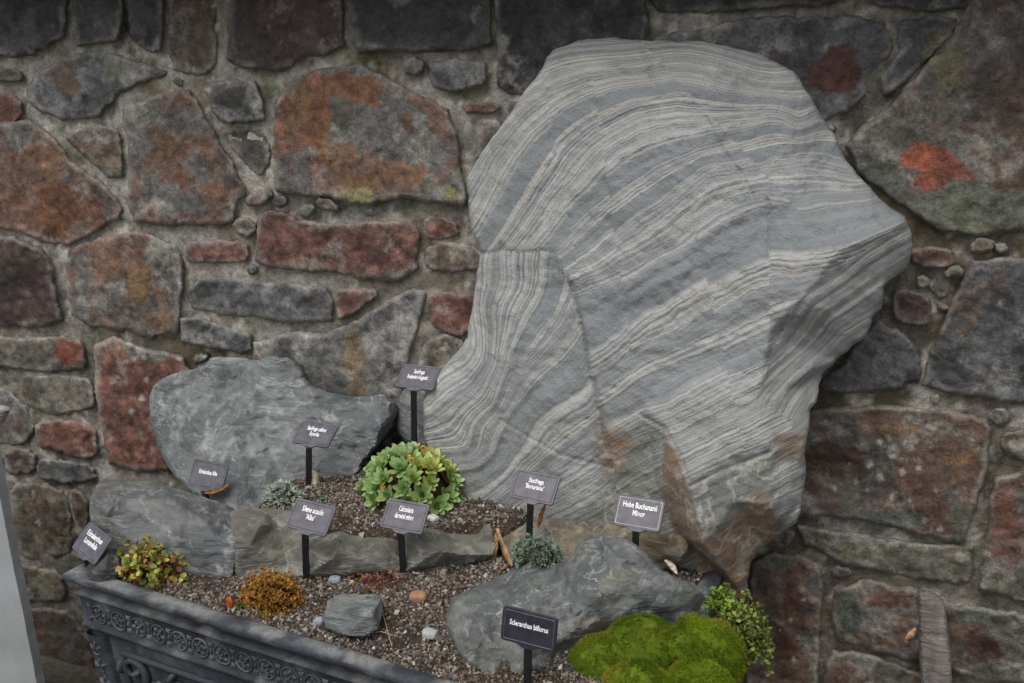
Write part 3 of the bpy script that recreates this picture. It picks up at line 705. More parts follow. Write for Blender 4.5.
rock('small_stone', [(84,580),(88,562),(96,552),(110,548),(119,555),(123,572),(116,586),(98,588)], [(84,580,M(100,580,.55)),(110,548,M(100,580,.55)+.05),(122,575,M(100,580,.55)+.02),(100,588,M(100,580,.55)-.005),(103,566,M(100,580,.55)-.005)],
     17, sp=2.2, edge=5, edge_d=.012, namp=.006, label='small black stone in the trough corner under the leftmost label', cat='stone',
     colour=lambda V, P, s: slate_colour(V, s, lin((56, 58, 58)), lin((76, 78, 78)), lin((110, 110, 110)), None, (1, 1, 1), .3))
rock('small_stone', [(396,402),(404,388),(420,378),(436,366),(452,362),(468,372),(470,420),(450,450),(410,448),(396,430)], [(396,402,-.06),(430,368,-.06),(468,375,-.06),(430,440,-.13),(420,400,-.10)],
     18, sp=3, edge=6, edge_d=.015, back=0.0, label='dark grey stone wedged between the leaning slab and the banded boulder', cat='stone',
     colour=lambda V, P, s: slate_colour(V, s, lin((100, 104, 106)), lin((120, 122, 120)), lin((150, 150, 148)), None, (1, 1, 1), .3))

# ---- the big banded boulder
def boulder():
    poly = [(552,50),(578,40),(613,38),(640,41),(680,41),(706,41),(732,46),(758,53),(776,62),(794,71),(804,90),(815,104),(822,118),(836,136),(845,161),(858,176),(871,189),(878,198),(906,217),(912,232),(914,250),(907,268),(893,278),(884,287),(881,308),(872,318),(866,337),(852,346),(837,360),(821,375),(816,402),(809,410),(806,451),(805,480),(802,497),(797,522),(780,535),(763,547),(752,562),(748,574),(744,600),(700,600),(640,590),(560,575),(495,545),(470,512),(440,480),(423,437),(420,402),(427,386),(448,363),(468,338),(474,305),(478,275),(480,252),(473,230),(469,210),(466,178),(478,158),(490,139),(506,117),(522,94),(543,66),(546,56)]
    ctrl = [(552,50,-.10),(578,40,-.10),(613,38,-.09),(700,42,-.09),(760,54,-.09),(794,71,-.09),(820,118,-.10),(871,190,-.11),(908,218,-.12),(914,250,-.10),
     (490,139,-.12),(466,178,-.13),(480,252,-.175),(473,310,-.19),(448,363,-.215),(420,402,-.24),(425,440,-.26),(450,495,-.29),(495,540,-.31),
     (580,66,-.125),(640,80,-.132),(610,62,-.118),(720,92,-.145),(660,62,-.112),(790,125,-.14),(600,150,-.19),(700,150,-.197),(800,195,-.195),(868,214,-.172),(540,180,-.178),
     (540,250,-.222),(640,250,-.25),(750,250,-.246),(840,250,-.226),(887,232,-.185),(500,280,-.215),
     (500,350,-.245),(565,290,-.243),(600,350,-.288),(700,350,-.30),(770,330,-.297),(798,300,-.285),(757,398,-.325),(772,450,-.345),(778,520,-.345),
     (510,430,-.282),(600,450,-.318),(640,400,-.312),(664,428,-.352),(690,486,-.425),(704,545,-.435),(662,500,-.340),(676,535,-.345),(650,450,-.322),(620,545,-.335),(560,560,-.325),(720,440,-.372),(735,500,-.398),(770,505,-.372),
     (884,287,-.145),(866,337,-.125),(837,360,-.14),(818,378,-.15),(818,306,-.225),(812,368,-.20),(790,345,-.235),(785,390,-.268),(806,425,-.235),(804,470,-.25),(800,500,-.25),(763,547,-.28),(744,598,-.29),(862,270,-.185),(835,320,-.185)]
    ctrl = [(a, b, .7*c if a < 800 or b < 200 else .74*c-.012) for a, b, c in ctrl]
    sp = 2.1
    P, T, loop, B = fill(poly, sp, rough=2.6, round_k=0, seed=21)
    Y = lap_smooth(tri_interp(ctrl)(P), T, 1)
    # ---- strata: isolines of the layering as they run over the face
    U = [(552,66,0.25),(600,50,0.1),(700,48,0.15),(640,68,.45),(760,80,.45),
      (481,245,1.),(497,217,1.),(532,164,1.),(560,132,1.),(596,108,1.),(631,94,1.),(680,87,1.),(740,100,1.05),(800,120,1.2),
      (553,245,1.72),(567,224,1.72),(596,199,1.72),(617,182,1.72),(648,164,1.72),(680,152,1.72),(706,145,1.72),(748,132,1.70),(780,122,1.68),(815,125,1.75),
      (592,245,2.06),(617,220,2.06),(660,189,2.06),(706,161,2.06),(737,160,2.08),(765,157,2.10),(801,148,2.08),(840,165,2.2),
      (566,300,2.5),(596,307,2.62),(631,282,2.55),(676,250,2.5),(695,234,2.5),(730,210,2.5),(762,199,2.5),(801,203,2.5),(829,196,2.5),(870,200,2.55),
      (600,345,2.9),(645,312,2.95),(690,285,2.95),(680,331,3.15),(617,372,3.15),(710,307,3.15),(777,268,3.12),(795,279,3.2),(837,282,3.32),(865,265,3.28),(890,240,3.2),(840,235,2.9),(780,235,2.8),
      (610,410,3.45),(640,388,3.45),(700,357,3.45),(756,328,3.45),(798,307,3.45),(668,405,3.66),(740,372,3.72),(640,440,3.9),(700,425,4.0),(757,398,4.0),(650,500,4.5),(740,470,4.6),(700,560,5.3)]
    L = [(473,335,10.05),(450,365,10.05),(424,392,10.05),(490,359,10.28),(455,395,10.28),(423,420,10.28),(486,258,10.2),(504,258,10.38),(506,282,10.38),(494,310,10.38),(494,405,10.72),(466,451,10.72),(530,258,10.62),(527,290,10.62),(512,325,10.62),
      (553,258,10.9),(548,293,10.9),(532,321,10.9),(515,352,10.9),(505,385,10.92),(571,303,11.14),(560,328,11.14),(536,356,11.14),(511,388,11.14),(483,430,11.14),
      (580,331,11.45),(545,372,11.45),(508,412,11.45),(462,465,11.45),(589,409,11.95),(536,447,11.9),(518,465,11.9),(480,500,11.9),(600,455,12.3),(550,500,12.4),(600,520,12.8),(520,540,12.6)]
    fU, fL = rbf(U), rbf(L)
    # region of each triangle
    cen = P[T].mean(1)
    crack = np.array([(480,253),(505,250),(520,252),(540,250),(556,253),(571,280),(580,318),(592,380),(606,440),(614,470),(625,600)])
    Lpoly = np.array([(400,253),(480,253),(505,250),(520,252),(540,250),(556,253),(571,284),(580,318),(592,380),(606,440),(614,470),(625,640),(400,640)], float)
    isL = in_poly(cen, Lpoly)
    crest = np.array([(912,225),(888,236),(862,250),(835,270),(800,296),(785,325),(768,365),(756,398)])
    Rpoly = np.array([(930,215),(906,219),(888,236),(862,252),(835,270),(800,296),(785,325),(768,365),(756,398),(790,420),(800,470),(830,470),(930,330)], float)
    isR = in_poly(cen, Rpoly) & ~isL
    sU, sL_ = fU(P), fL(P)
    dR = dist_line(P, crest); sR = 20+dR/38.0+0.35*np.sin(P[:, 1]/60)+ss(330, 400, P[:, 1])*0.6
    wob = 0.02*fbm(np.concatenate([P/22.0, np.zeros((len(P), 1))], 1), 61, 3)
    off = 0
    for (x0, y0), (x1, y1), o_ in (((640, 40), (812, 225), .07), ((768, 180), (770, 340), -.05), ((596, 100), (628, 330), .045), ((700, 250), (740, 430), .05), ((540, 60), (575, 255), -.04)):
        sd_ = ((x1-x0)*(cen[:, 1]-y0)-(y1-y0)*(cen[:, 0]-x0)) > 0
        tt = ((cen[:, 0]-x0)*(x1-x0)+(cen[:, 1]-y0)*(y1-y0))/((x1-x0)**2+(y1-y0)**2)
        off = off+o_*sd_*ss(-.25, .1, tt)*ss(1.25, .9, tt)
    S = np.where(isL[:, None], (sL_+wob)[T], np.where(isR[:, None], sR[T], (sU+wob)[T]+off[:, None]))
    # ---- relief
    q = np.concatenate([P/40.0, np.zeros((len(P), 1))], 1)
    Ls = in_poly(P, Lpoly); Rs = in_poly(P, Rpoly)
    sv = np.where(Ls, sL_, np.where(Rs, sR, sU))
    lay = vnoise(np.stack([sv*7, sv*0+3.3, P[:, 0]/220.0], 1), 71)+0.6*vnoise(np.stack([sv*17, sv*0+9.3, P[:, 0]/160.0], 1), 72)
    Y = Y-0.0026*lay-0.006*fbm(q, 63, 5)-0.004*np.abs(fbm(q*2.3, 67, 4))-0.0018*fbm(q*6, 64, 3)
    # the left part stands a little behind the crack's right lip, and the fold below its step
    dC = dist_line(P, crack)
    Y = Y+np.where(Ls, 0.0055*ss(60, 0, dC)*ss(250, 300, P[:, 1])+.0015, 0)
    r_ = np.random.default_rng(222)
    g = [(x+r_.uniform(-.48, .48)*34, y+r_.uniform(-.48, .48)*22-(x-640)*.45, r_.uniform(-1, 1)) for x in np.arange(380, 960, 34) for y in np.arange(-160, 760, 22)]
    Y = Y+tri_interp(g)(P)*(.0030+.0028*np.maximum(Rs*0, ss(400, 500, P[:, 1])*ss(560, 660, P[:, 0]))+.003*ss(110, 60, P[:, 1]))
    # joints
    for J, a, w in (([(706,118),(722,150),(740,172),(752,195)], .004, 3), ([(640,45),(650,70),(655,86)], .005, 3), ([(768,200),(770,225),(768,262)], .004, 3), ([(648,120),(652,160)], .003, 2.5), ([(571,284),(580,318),(592,380),(606,440),(613,468)], .006, 3.5), ([(482,253),(505,250),(520,252),(540,250),(556,253)], .002, 3), ([(690,486),(720,470),(770,452)], .006, 3), ([(640,415),(664,428),(680,455),(690,486),(696,530)], .005, 3), ([(500,420),(560,455),(612,468)], .003, 2.5)):
        Y = Y+a*ss(w, 0, dist_line(P, J))
    dB = dist_poly(P, B); t = np.clip(dB/4.0, 0, 1)
    Y = Y+0.010*(1-np.sqrt(np.clip(1-(1-t)**2, 0, 1)))
    V, F = solid(P, T, loop, Y, -0.02, 0.03)
    nT = len(T)
    # corner values: F's first nT faces may have been flipped
    s_c = []; 
    Tl = T.tolist()
    for i in range(nT):
        mp = {Tl[i][k]: S[i, k] for k in range(3)}
        s_c += [mp[v] for v in F[i]]
    sb = {loop[k]: sv[loop[k]] for k in range(len(loop))}
    m = len(loop); n0 = len(P)
    for f in F[nT:]:
        s_c += [(sv[v] if v < n0 else sv[loop[(v-n0) % m]]) for v in f]
    PP = np.concatenate([P]+[P[loop]]*3)
    # brown iron staining at the foot, green grey tint low left; alpha-free colour attribute: r = brown, g = olive, b = how strongly the layers show
    nz = fbm(np.concatenate([PP/30.0, np.zeros((len(PP), 1))], 1), 81, 5, 0.6)
    def inside(poly, soft):
        pl = np.array(poly, float); d = dist_poly(PP, pl)*np.where(in_poly(PP, pl), 1, -1); return ss(-soft, soft, d+nz*soft*1.6)
    strip = inside([(663,430),(674,450),(690,486),(704,540),(692,548),(670,525),(661,470)], 3)
    leftf = inside([(598,440),(625,428),(660,432),(664,470),(668,530),(640,560),(540,560),(560,520),(600,500)], 12)
    block = inside([(690,486),(735,462),(775,448),(778,500),(790,540),(744,610),(690,610),(700,545)], 8)
    low = inside([(765,480),(778,520),(780,560),(744,610),(690,610),(696,560),(740,515)], 9)
    cap = inside([(774,434),(804,436),(803,458),(776,462)], 3)
    ochre = inside([(602,430),(628,428),(636,445),(620,470),(606,470)], 7)
    brown = np.maximum.reduce([strip, low*.95, cap*.8, ochre*.9, block*.3*ss(0, .4, nz)])
    olive = np.maximum(np.maximum(leftf, block*.8), ss(0, .5, nz+0.25)*ss(360, 470, PP[:, 1])*0.45)
    show = 1-np.maximum.reduce([.45*leftf, .85*strip, .8*block, .7*low])
    col = np.stack([np.clip(brown, 0, 1), np.clip(olive, 0, 1), np.clip(show, 0, 1)], 1)
    lo = V[:, 2].min()
    o = mesh_obj('banded_boulder', V, F, banded_mat(), origin=(V[:, 0].mean(), -0.2, lo), col=col, corner={'strata': s_c})
    tag(o, 'huge grey boulder with pale wavy bands leaning on the wall', 'boulder')

def banded_mat():
    m, nt, p = new_mat('banded_slate')
    at = node(nt, 'ShaderNodeAttribute', attribute_name='strata'); s = at.outputs['Fac']
    tc = node(nt, 'ShaderNodeTexCoord'); vec = tc.outputs['Object']
    ca = node(nt, 'ShaderNodeAttribute', attribute_name='col'); sep = node(nt, 'ShaderNodeSeparateColor'); nt.links.new(ca.outputs['Color'], sep.inputs[0])
    fine = noise(nt, vec, 300, 4, 0.7); mid = noise(nt, vec, 60, 5, 0.6); big = noise(nt, vec, 7, 4, 0.6)
    # jitter the layer coordinate a little so that the band edges are ragged
    sj = math_(nt, 'ADD', s, math_(nt, 'MULTIPLY', math_(nt, 'SUBTRACT', mid, 0.5), 0.032))
    def n1d(scale, off, detail=2):
        n = node(nt, 'ShaderNodeTexNoise', noise_dimensions='2D'); n.inputs['Scale'].default_value = 1.0; n.inputs['Detail'].default_value = detail
        cv = node(nt, 'ShaderNodeCombineXYZ'); nt.links.new(math_(nt, 'MULTIPLY', sj, scale), cv.inputs[0]); nt.links.new(math_(nt, 'ADD', math_(nt, 'MULTIPLY', big, 2.2), off), cv.inputs[1])
        nt.links.new(cv.outputs[0], n.inputs['Vector']); return n.outputs['Fac']
    a = n1d(9, 0.0); b = n1d(38, 5.0, 3); c = n1d(14, 9.0, 1); d_ = n1d(5, 15.0, 1)
    f = math_(nt, 'ADD', math_(nt, 'MULTIPLY', a, 0.30), math_(nt, 'MULTIPLY', b, 0.70))
    f = maprange(nt, f, 0.36, 0.58, 0.0, 1.0)
    # the solid dark beds
    def beds(lst, lo, hi):
        r = node(nt, 'ShaderNodeValToRGB'); r.color_ramp.interpolation = 'LINEAR'
        sn = maprange(nt, sj, lo, hi, 0, 1); nt.links.new(sn, r.inputs[0])
        e = r.color_ramp.elements
        e[0].position = 0; e[0].color = (0, 0, 0, 1); e[1].position = 1; e[1].color = (0, 0, 0, 1)
        w = 0.012/(hi-lo)
        for x0, x1, v in lst:
            for pos, val in (((x0-lo)/(hi-lo)-w, 0), ((x0-lo)/(hi-lo)+w, v), ((x1-lo)/(hi-lo)-w, v), ((x1-lo)/(hi-lo)+w, 0)):
                k = e.new(min(max(pos, 0), 1)); k.color = (val, val, val, 1)
        return r.outputs[0]
    b1 = beds([(0.95,1.14,1),(1.68,1.84,1),(2.02,2.15,1),(2.22,2.29,.6),(2.60,3.02,.92),(3.22,3.36,.8),(3.50,3.66,.8)], 0, 6)
    b2 = beds([(10.26,10.31,.7),(10.48,10.52,.6),(10.88,11.0,1),(11.22,11.3,.8),(11.5,11.82,.9),(12.05,12.2,.7)], 10, 13)
    bed = math_(nt, 'MAXIMUM', b1, b2)
    f = math_(nt, 'MULTIPLY', f, math_(nt, 'SUBTRACT', 1.0, math_(nt, 'MULTIPLY', bed, 0.93)))
    f = math_(nt, 'MULTIPLY', f, maprange(nt, d_, 0.35, 0.6, 0.72, 1.0))
    f = math_(nt, 'MULTIPLY', f, sep.outputs[2])
    col = mixc(nt, f, tuple(lin((116, 121, 124))), tuple(lin((168, 168, 164))))
    # thin ochre seams
    seam = math_(nt, 'MULTIPLY', maprange(nt, c, 0.6, 0.68, 0, 1), maprange(nt, f, 0.3, 0.7, 0, 0.5))
    col = mixc(nt, math_(nt, 'MULTIPLY', seam, .7), col, tuple(lin((160, 149, 130))))
    # iron stain and olive weathering with veins
    vein = node(nt, 'ShaderNodeTexNoise'); vein.inputs['Scale'].default_value = 16; vein.inputs['Detail'].default_value = 4; vein.inputs['Distortion'].default_value = 0.3; nt.links.new(vec, vein.inputs['Vector'])
    vr = maprange(nt, math_(nt, 'ABSOLUTE', math_(nt, 'SUBTRACT', vein.outputs['Fac'], 0.5), 0.0), 0.0, 0.035, 1, 0)
    br = mixc(nt, maprange(nt, mid, 0.35, 0.65, 0, 1), tuple(lin((98, 80, 62))), tuple(lin((142, 118, 94))))
    col = mixc(nt, math_(nt, 'MULTIPLY', sep.outputs[1], maprange(nt, f, .2, .8, .75, .3)), col, tuple(lin((100, 100, 88))))
    col = mixc(nt, math_(nt, 'MULTIPLY', sep.outputs[0], maprange(nt, mid, 0.35, 0.55, 0.45, .95)), col, br)
    col = mixc(nt, math_(nt, 'MULTIPLY', vr, maprange(nt, sep.outputs[2], 0.3, 0.95, 0.5, 0.03)), col, tuple(lin((180, 178, 172))))
    g = maprange(nt, math_(nt, 'ADD', math_(nt, 'MULTIPLY', fine, 0.6), math_(nt, 'MULTIPLY', big, 0.4)), 0.3, 0.7, 0.82, 1.18)
    mul = node(nt, 'ShaderNodeVectorMath', operation='SCALE'); nt.links.new(col, mul.inputs[0]); nt.links.new(g, mul.inputs['Scale'])
    nt.links.new(mul.outputs[0], p.inputs['Base Color'])
    p.inputs['Roughness'].default_value = 0.62; p.inputs['Specular IOR Level'].default_value = 0.4
    bb = bump(nt, p, f, 0.5, 0.004); bb = bump(nt, p, mid, 0.6, 0.007, bb); bump(nt, p, fine, 0.7, 0.003, bb)
    return m
boulder()

# ------------------------------------------------------------------ the trough
TX0, TX1, TY0, TY1, TZ = -0.806, 0.185, -0.648, -0.05, 0.55
TAPER = 0.10
LEAD, LEADHI = lin((80, 87, 99))*.34, lin((142, 144, 142))*.68
def lead_col(V, s, hi=0.0):
    c = mix(np.tile(LEAD*0.8, (len(V), 1)), LEAD*1.5, ss(-.3, .5, fbm(V*14, s, 5, .6)))
    return mix(c, LEADHI, np.clip(ss(.05, .55, fbm(V*30+5, s+2, 4))*.5+hi, 0, 1))
M_LEAD = rock_mat('weathered_lead', 0.62, (80, 320), 0.35, 0.35, 0.35, 0.45)
trough = empty('planting_trough', ((TX0+TX1)/2, (TY0+TY1)/2, GZ))
tag(trough, 'dark lead grey rectangular planting trough with moulded rim and relief panel', 'planter')
def fe(z):            # inset of the plain faces below the mouldings
    return 0.024+TAPER*(0.44-z)
def trough_body():
    prof = [(.04,.44),(.031,.535),(.028,.548),(.020,.552),(.010,.551),(.003,.548),(0,.543),(0,.536),(.004,.532),(.014,.529),(.022,.523),(.022,.519),(.016,.515),(.011,.512),(.010,.508),(.014,.504),(.017,.500),(.019,.453),(.016,.450),(.016,.446),(.020,.440)]
    prof += [(fe(z), z) for z in (.438, .40, .30, .15, .0, -.08)] + [(fe(-.08)-.02, -.085), (fe(-.08)-.024, GZ+.001)]
    nx, ny = 110, 60
    V = []; F = []
    def ring(e, z):
        x0, x1, y0, y1 = TX0+e, TX1-e, TY0+e, TY1-e*.3
        r = [(x0+(x1-x0)*i/nx, y0, z) for i in range(nx)]+[(x1, y0+(y1-y0)*i/ny, z) for i in range(ny)]
        r += [(x1-(x1-x0)*i/nx, y1, z) for i in range(nx)]+[(x0, y1-(y1-y0)*i/ny, z) for i in range(ny)]
        return r
    m = 2*(nx+ny)
    for e, z in prof: V += ring(e, z)
    for k in range(len(prof)-1):
        for i in range(m):
            j = (i+1) % m; F.append((k*m+i, k*m+j, (k+1)*m+j, (k+1)*m+i))
    F = [f[::-1] for f in F]
    F.append(tuple(range(m))); F.append(tuple((len(prof)-1)*m+i for i in range(m-1, -1, -1)))
    V = np.array(V, float)
    nz = np.stack([fbm(V*16, 301+s, 4) for s in (0, 1, 2)], 1)
    top = ss(.50, .545, V[:, 2])[:, None]
    V = V+nz*(0.0008+0.0020*top)
    hi = ss(.543, .551, V[:, 2])*.9*ss(-.25, .25, fbm(V*[30, 30, 60], 311, 4, .65))+.3*ss(.506, .512, V[:, 2])*(V[:, 2] < .53)*ss(-.2, .3, fbm(V*40, 312, 3))
    o = mesh_obj('basin', V, F, M_LEAD, parent=trough, col=lead_col(V, 305, hi), smooth=True)
    mod = o.modifiers.new('edges', 'EDGE_SPLIT'); mod.split_angle = math.radians(50)
trough_body()
def ring_mesh(mb, c, ax, ay, an, R, r, n=20, m=6, col=None, squash=1.0):
    V = []
    for i in range(n):
        a = 2*math.pi*i/n
        for j in range(m):
            b = 2*math.pi*j/m
            V.append(c+(ax*math.cos(a)+ay*math.sin(a)*squash)*(R+r*math.cos(b))+an*r*0.8*math.sin(b))
    F = [(i*m+j, ((i+1) % n)*m+j, ((i+1) % n)*m+(j+1) % m, i*m+(j+1) % m) for i in range(n) for j in range(m)]
    V = np.array(V); mb.add(V, F, lead_col(V, 331, .08) if col is None else col)
def blob(mb, c, ax, ay, an, a, b, h, n=8, rot=0.0):
    """a low oval boss"""
    V = [c+an*h]
    u = ax*math.cos(rot)+ay*math.sin(rot); v = -ax*math.sin(rot)+ay*math.cos(rot)
    for k, (f, g) in enumerate(((.55, .8), (1, 0.0), (1.02, -.35))):
        for i in range(n):
            t = 2*math.pi*i/n; V.append(c+(u*a*math.cos(t)+v*b*math.sin(t))*f+an*h*g)
    F = [(0, 1+i, 1+(i+1) % n) for i in range(n)]
    for k in range(2): F += [(1+k*n+i, 1+(k+1)*n+i, 1+(k+1)*n+(i+1) % n, 1+k*n+(i+1) % n) for i in range(n)]
    V = np.array(V); mb.add(V, F, lead_col(V, 335, .10))
def frieze():
    mb = MB()
    ax = np.array([1., 0, 0]); d = np.array([0, .002, -.048]); d /= np.linalg.norm(d); ay = -d; an = np.cross(ax, ay)
    def at(x): return np.array([x, TY0+.018-.001, .477])
    x = TX0+.060; k = 0
    while x < TX1-.05:
        c = at(x)
        ring_mesh(mb, c, ax, ay, an, .0165, .0018)
        ring_mesh(mb, c, ax, ay, an, .0062, .0016, 12, 5)
        for q in range(5):
            t = 2*math.pi*q/5+.3*k
            blob(mb, c+(ax*math.cos(t)+ay*math.sin(t))*.0095, ax, ay, an, .0046, .0028, .0028, 8, t)
        blob(mb, c, ax, ay, an, .003, .003, .004)
        for s in (-1, 1):
            blob(mb, c+ax*.0225+ay*s*.012, ax, ay, an, .0065, .003, .0024, 8, s*.6)
            blob(mb, c-ax*.0225+ay*s*.012, ax, ay, an, .0065, .003, .0024, 8, -s*.6)
        blob(mb, c+ax*.0225, ax, ay, an, .0022, .006, .003)
        x += .045; k += 1
    mb.build('frieze', M_LEAD, parent=trough)
frieze()
AX = np.array([1., 0, 0]); AYd = np.array([0, TAPER, -1.0]); AYd /= np.linalg.norm(AYd); AY = -AYd; AN = np.cross(AX, AY)
def FP(x, z, out=0.0): return np.array([x, TY0+fe(z), z])+AN*out
def stile(x0, side):
    mb = MB(); n = 24
    V = []; F = []
    zs = np.linspace(.439, -.06, n); sec = [(0, -.003), (0, .010), (.006, .014), (.034, .014), (.040, .010), (.040, -.003)]
    for z in zs:
        xo = x0+side*(fe(z)-fe(.44)) + side*.002
        for u, o in sec: V.append(FP(xo+side*u, z, o))
    w = len(sec)
    for i in range(n-1):
        for j in range(w-1):
            q = (i*w+j, i*w+j+1, (i+1)*w+j+1, (i+1)*w+j); F.append(q[::-1] if side > 0 else q)
    V = np.array(V); mb.add(V, F, lead_col(V, 341))
    z = .415; k = 0
    while z > -.04:
        xo = x0+side*(fe(z)-fe(.44)+.021); c = FP(xo, z, .014)
        for s in (-1, 1): blob(mb, c+AX*s*.007, AX, AY, AN, .008, .0035, .004, 8, s*.8)
        blob(mb, c+AY*.008, AX, AY, AN, .003, .006, .0035); ring_mesh(mb, c-AY*.006, AX, AY, AN, .0085, .0018, 14, 5)
        z -= .034
    mb.build('stile', M_LEAD, parent=trough, smooth=True)
stile(TX0+.024, 1); stile(TX1-.024, -1)
def panel_relief():
    mb = MB()
    zt, zb = .412, -.03
    xl, xr = TX0+.098, TX1-.098
    # moulded border of the panel
    for a, b in (((xl, zt), (xr, zt)), ((xl, zb), (xr, zb)), ((xl, zt), (xl+.02, zb)), ((xr, zt), (xr-.02, zb))):
        pts = [FP(a[0]+(b[0]-a[0])*t, a[1]+(b[1]-a[1])*t, .003) for t in np.linspace(0, 1, 20)]
        k = mb.n; mb.tube(pts, .006, 6, LEAD)
    # running scroll of stems, leaves and flowers
    def stem(pts, r, r1):
        pts = np.array([FP(x, z, .006) for x, z in pts]); mb.tube(pts, r, 7, LEAD*1.15, r1)
    def spiral(cx, cz, R, a0, turns, s):
        t = np.linspace(0, 1, 26); rr = R*(1-.82*t); a = a0+s*turns*2*math.pi*t
        return list(zip(cx+rr*np.cos(a), cz+rr*np.sin(a)))
    W = .145; k = 0; x = xl+.075
    while x < xr-.05:
        s = 1 if k % 2 == 0 else -1
        for row, zc in enumerate((.352, .232, .112)):
            sg = s*(1 if row % 2 == 0 else -1)
            c = FP(x, zc, .004)
            for q in range(8):
                t = 2*math.pi*q/8
                blob(mb, c+(AX*math.cos(t)+AY*math.sin(t))*.0155, AX, AY, AN, .010, .0062, .009, 10, t)
            blob(mb, c, AX, AY, AN, .0075, .0075, .013); ring_mesh(mb, c+AN*.006, AX, AY, AN, .0085, .002, 14, 5)
            stem(spiral(x-.052, zc+.032*sg, .030, -sg*.5, .95, sg), .0075, .003)
            stem(spiral(x+.058, zc+.012*sg, .032, math.pi+sg*.6, 1.0, -sg), .0075, .003)
            stem([(x-.02, zc-.03*sg), (x-.005, zc-.046*sg), (x+.02, zc-.05*sg), (x+.05, zc-.04*sg)], .006, .003)
            for dx, dz, rt in ((-.047, .028, .6), (-.07, -.022, 2.0), (-.035, -.04, 2.6), (.035, .045, .9), (.085, -.028, -.7), (.03, -.035, -.4), (.052, -.012, 1.4), (-.085, .03, 1.3)):
                blob(mb, FP(x+dx, zc+dz*sg, .004), AX, AY, AN, .016, .0065, .009, 10, rt*sg)
        x += W; k += 1
    mb.build('relief_panel', M_LEAD, parent=trough)
panel_relief()
TROT = math.radians(-4.6)
def turn(xy):
    c, s_ = math.cos(TROT), math.sin(TROT); q = np.asarray(xy, float)-[TX0, TY0]
    return np.stack([q[..., 0]*c-q[..., 1]*s_+TX0, q[..., 0]*s_+q[..., 1]*c+TY0], -1)
_l = turn(np.array(trough.location)[:2]); trough.location = (_l[0], _l[1], GZ); trough.rotation_euler = (0, 0, TROT)

# ------------------------------------------------------------------ soil and gravel
def ledge_y(x): return np.interp(x, [-0.60, -0.40, -0.13], [yl[0]+.075, yl[1]+.075, yl[3]+.065])
def soil_z(x, y):
    x = np.asarray(x, float); y = np.asarray(y, float)
    up = ss(-.02, .02, y-ledge_y(x))*ss(-.10, -.14, x)*ss(-.66, -.60, x)
    Q = np.stack([x, y, x*0], -1).reshape(-1, 3)
    n = (0.006*fbm(Q*11, 401, 4)+.003*fbm(Q*45, 402, 3)).reshape(x.shape)
    return 0.541+up*(0.052+.10*np.clip(y+.30, 0, .14))+n+0.02*ss(-.25, -.1, y)*(1-up)
def soil():
    xs = np.arange(TX0+.030, TX1-.029, .006); ys = np.arange(TY0+.030, TY1-.008, .006)
    X, Y = np.meshgrid(xs, ys); XY = turn(np.stack([X, Y], -1)); X, Y = XY[..., 0], XY[..., 1]; Z = soil_z(X, Y)
    V = np.stack([X, Y, Z], -1).reshape(-1, 3); w = len(xs)
    F = [(j*w+i, j*w+i+1, (j+1)*w+i+1, (j+1)*w+i) for j in range(len(ys)-1) for i in range(w-1)]
    c = mix(np.tile(lin((60, 50, 42)), (len(V), 1)), lin((82, 70, 60)), ss(-.2, .4, fbm(V*40, 411, 4)))
    tag(mesh_obj('soil', V, F, M_SOIL, origin=(-.25, -.35, .54), col=c), kind='structure')
soil()
CHIPC = [lin(c)*.92 for c in ((150, 138, 124), (172, 164, 152), (128, 112, 98), (104, 100, 98), (140, 116, 100), (196, 190, 182), (92, 80, 70), (160, 140, 128), (118, 118, 120), (84, 72, 62))]
OCT = np.array([(1, 0, 0), (-1, 0, 0), (0, 1, 0), (0, -1, 0), (0, 0, 1), (0, 0, -1)], float)
OCTF = [(0, 2, 4), (2, 1, 4), (1, 3, 4), (3, 0, 4), (2, 0, 5), (1, 2, 5), (3, 1, 5), (0, 3, 5)]
def rand_rot(r):
    q = r.normal(size=4); q /= np.linalg.norm(q); a, b, c, d = q
    return np.array([[1-2*(c*c+d*d), 2*(b*c-a*d), 2*(b*d+a*c)], [2*(b*c+a*d), 1-2*(b*b+d*d), 2*(c*d-a*b)], [2*(b*d-a*c), 2*(c*d+a*b), 1-2*(b*b+c*c)]])
def gravel():
    r = np.random.default_rng(5); mb = MB()
    N = 34000
    x = r.uniform(TX0+.034, TX1-.034, N); y = r.uniform(TY0+.034, TY1-.06, N); xy = turn(np.stack([x, y], -1)); x, y = xy[:, 0], xy[:, 1]
    z = soil_z(x, y)
    pr = proj(np.stack([x, y, z], 1))
    dens = fbm(np.stack([x, y, x*0], 1)*16, 421, 3)
    for i in range(N):
        if dens[i] < r.uniform(-.8, .05): continue
        s = r.choice([.0018, .0025, .0034, .005], p=[.34, .34, .24, .08])*r.uniform(.8, 1.3)
        S = OCT*np.array([1, r.uniform(.6, 1), r.uniform(.35, .7)])*s+r.normal(size=(6, 3))*s*.22
        V = S@rand_rot(r).T
        cc = CHIPC[r.choice(10, p=[.15, .12, .15, .12, .12, .05, .11, .07, .06, .05])]*r.uniform(.45, 1.0)*np.array([.96, 1, 1])
        mb.add(V+np.array([x[i], y[i], z[i]+s*.35]), OCTF, cc)
    o = mb.build('gravel', M_GRAVEL, origin=(-.25, -.35, .545), smooth=False)
    tag(o, 'mixed grey and tan grit scattered over the dark soil', 'gravel', kind='stuff')
gravel()
def soil_pt(px, py):
    """where the line of sight meets the soil"""
    z = .55
    for _ in range(12):
        p = at_z(px, py, z); z = float(soil_z(p[0], p[1]))
    return at_z(px, py, z)
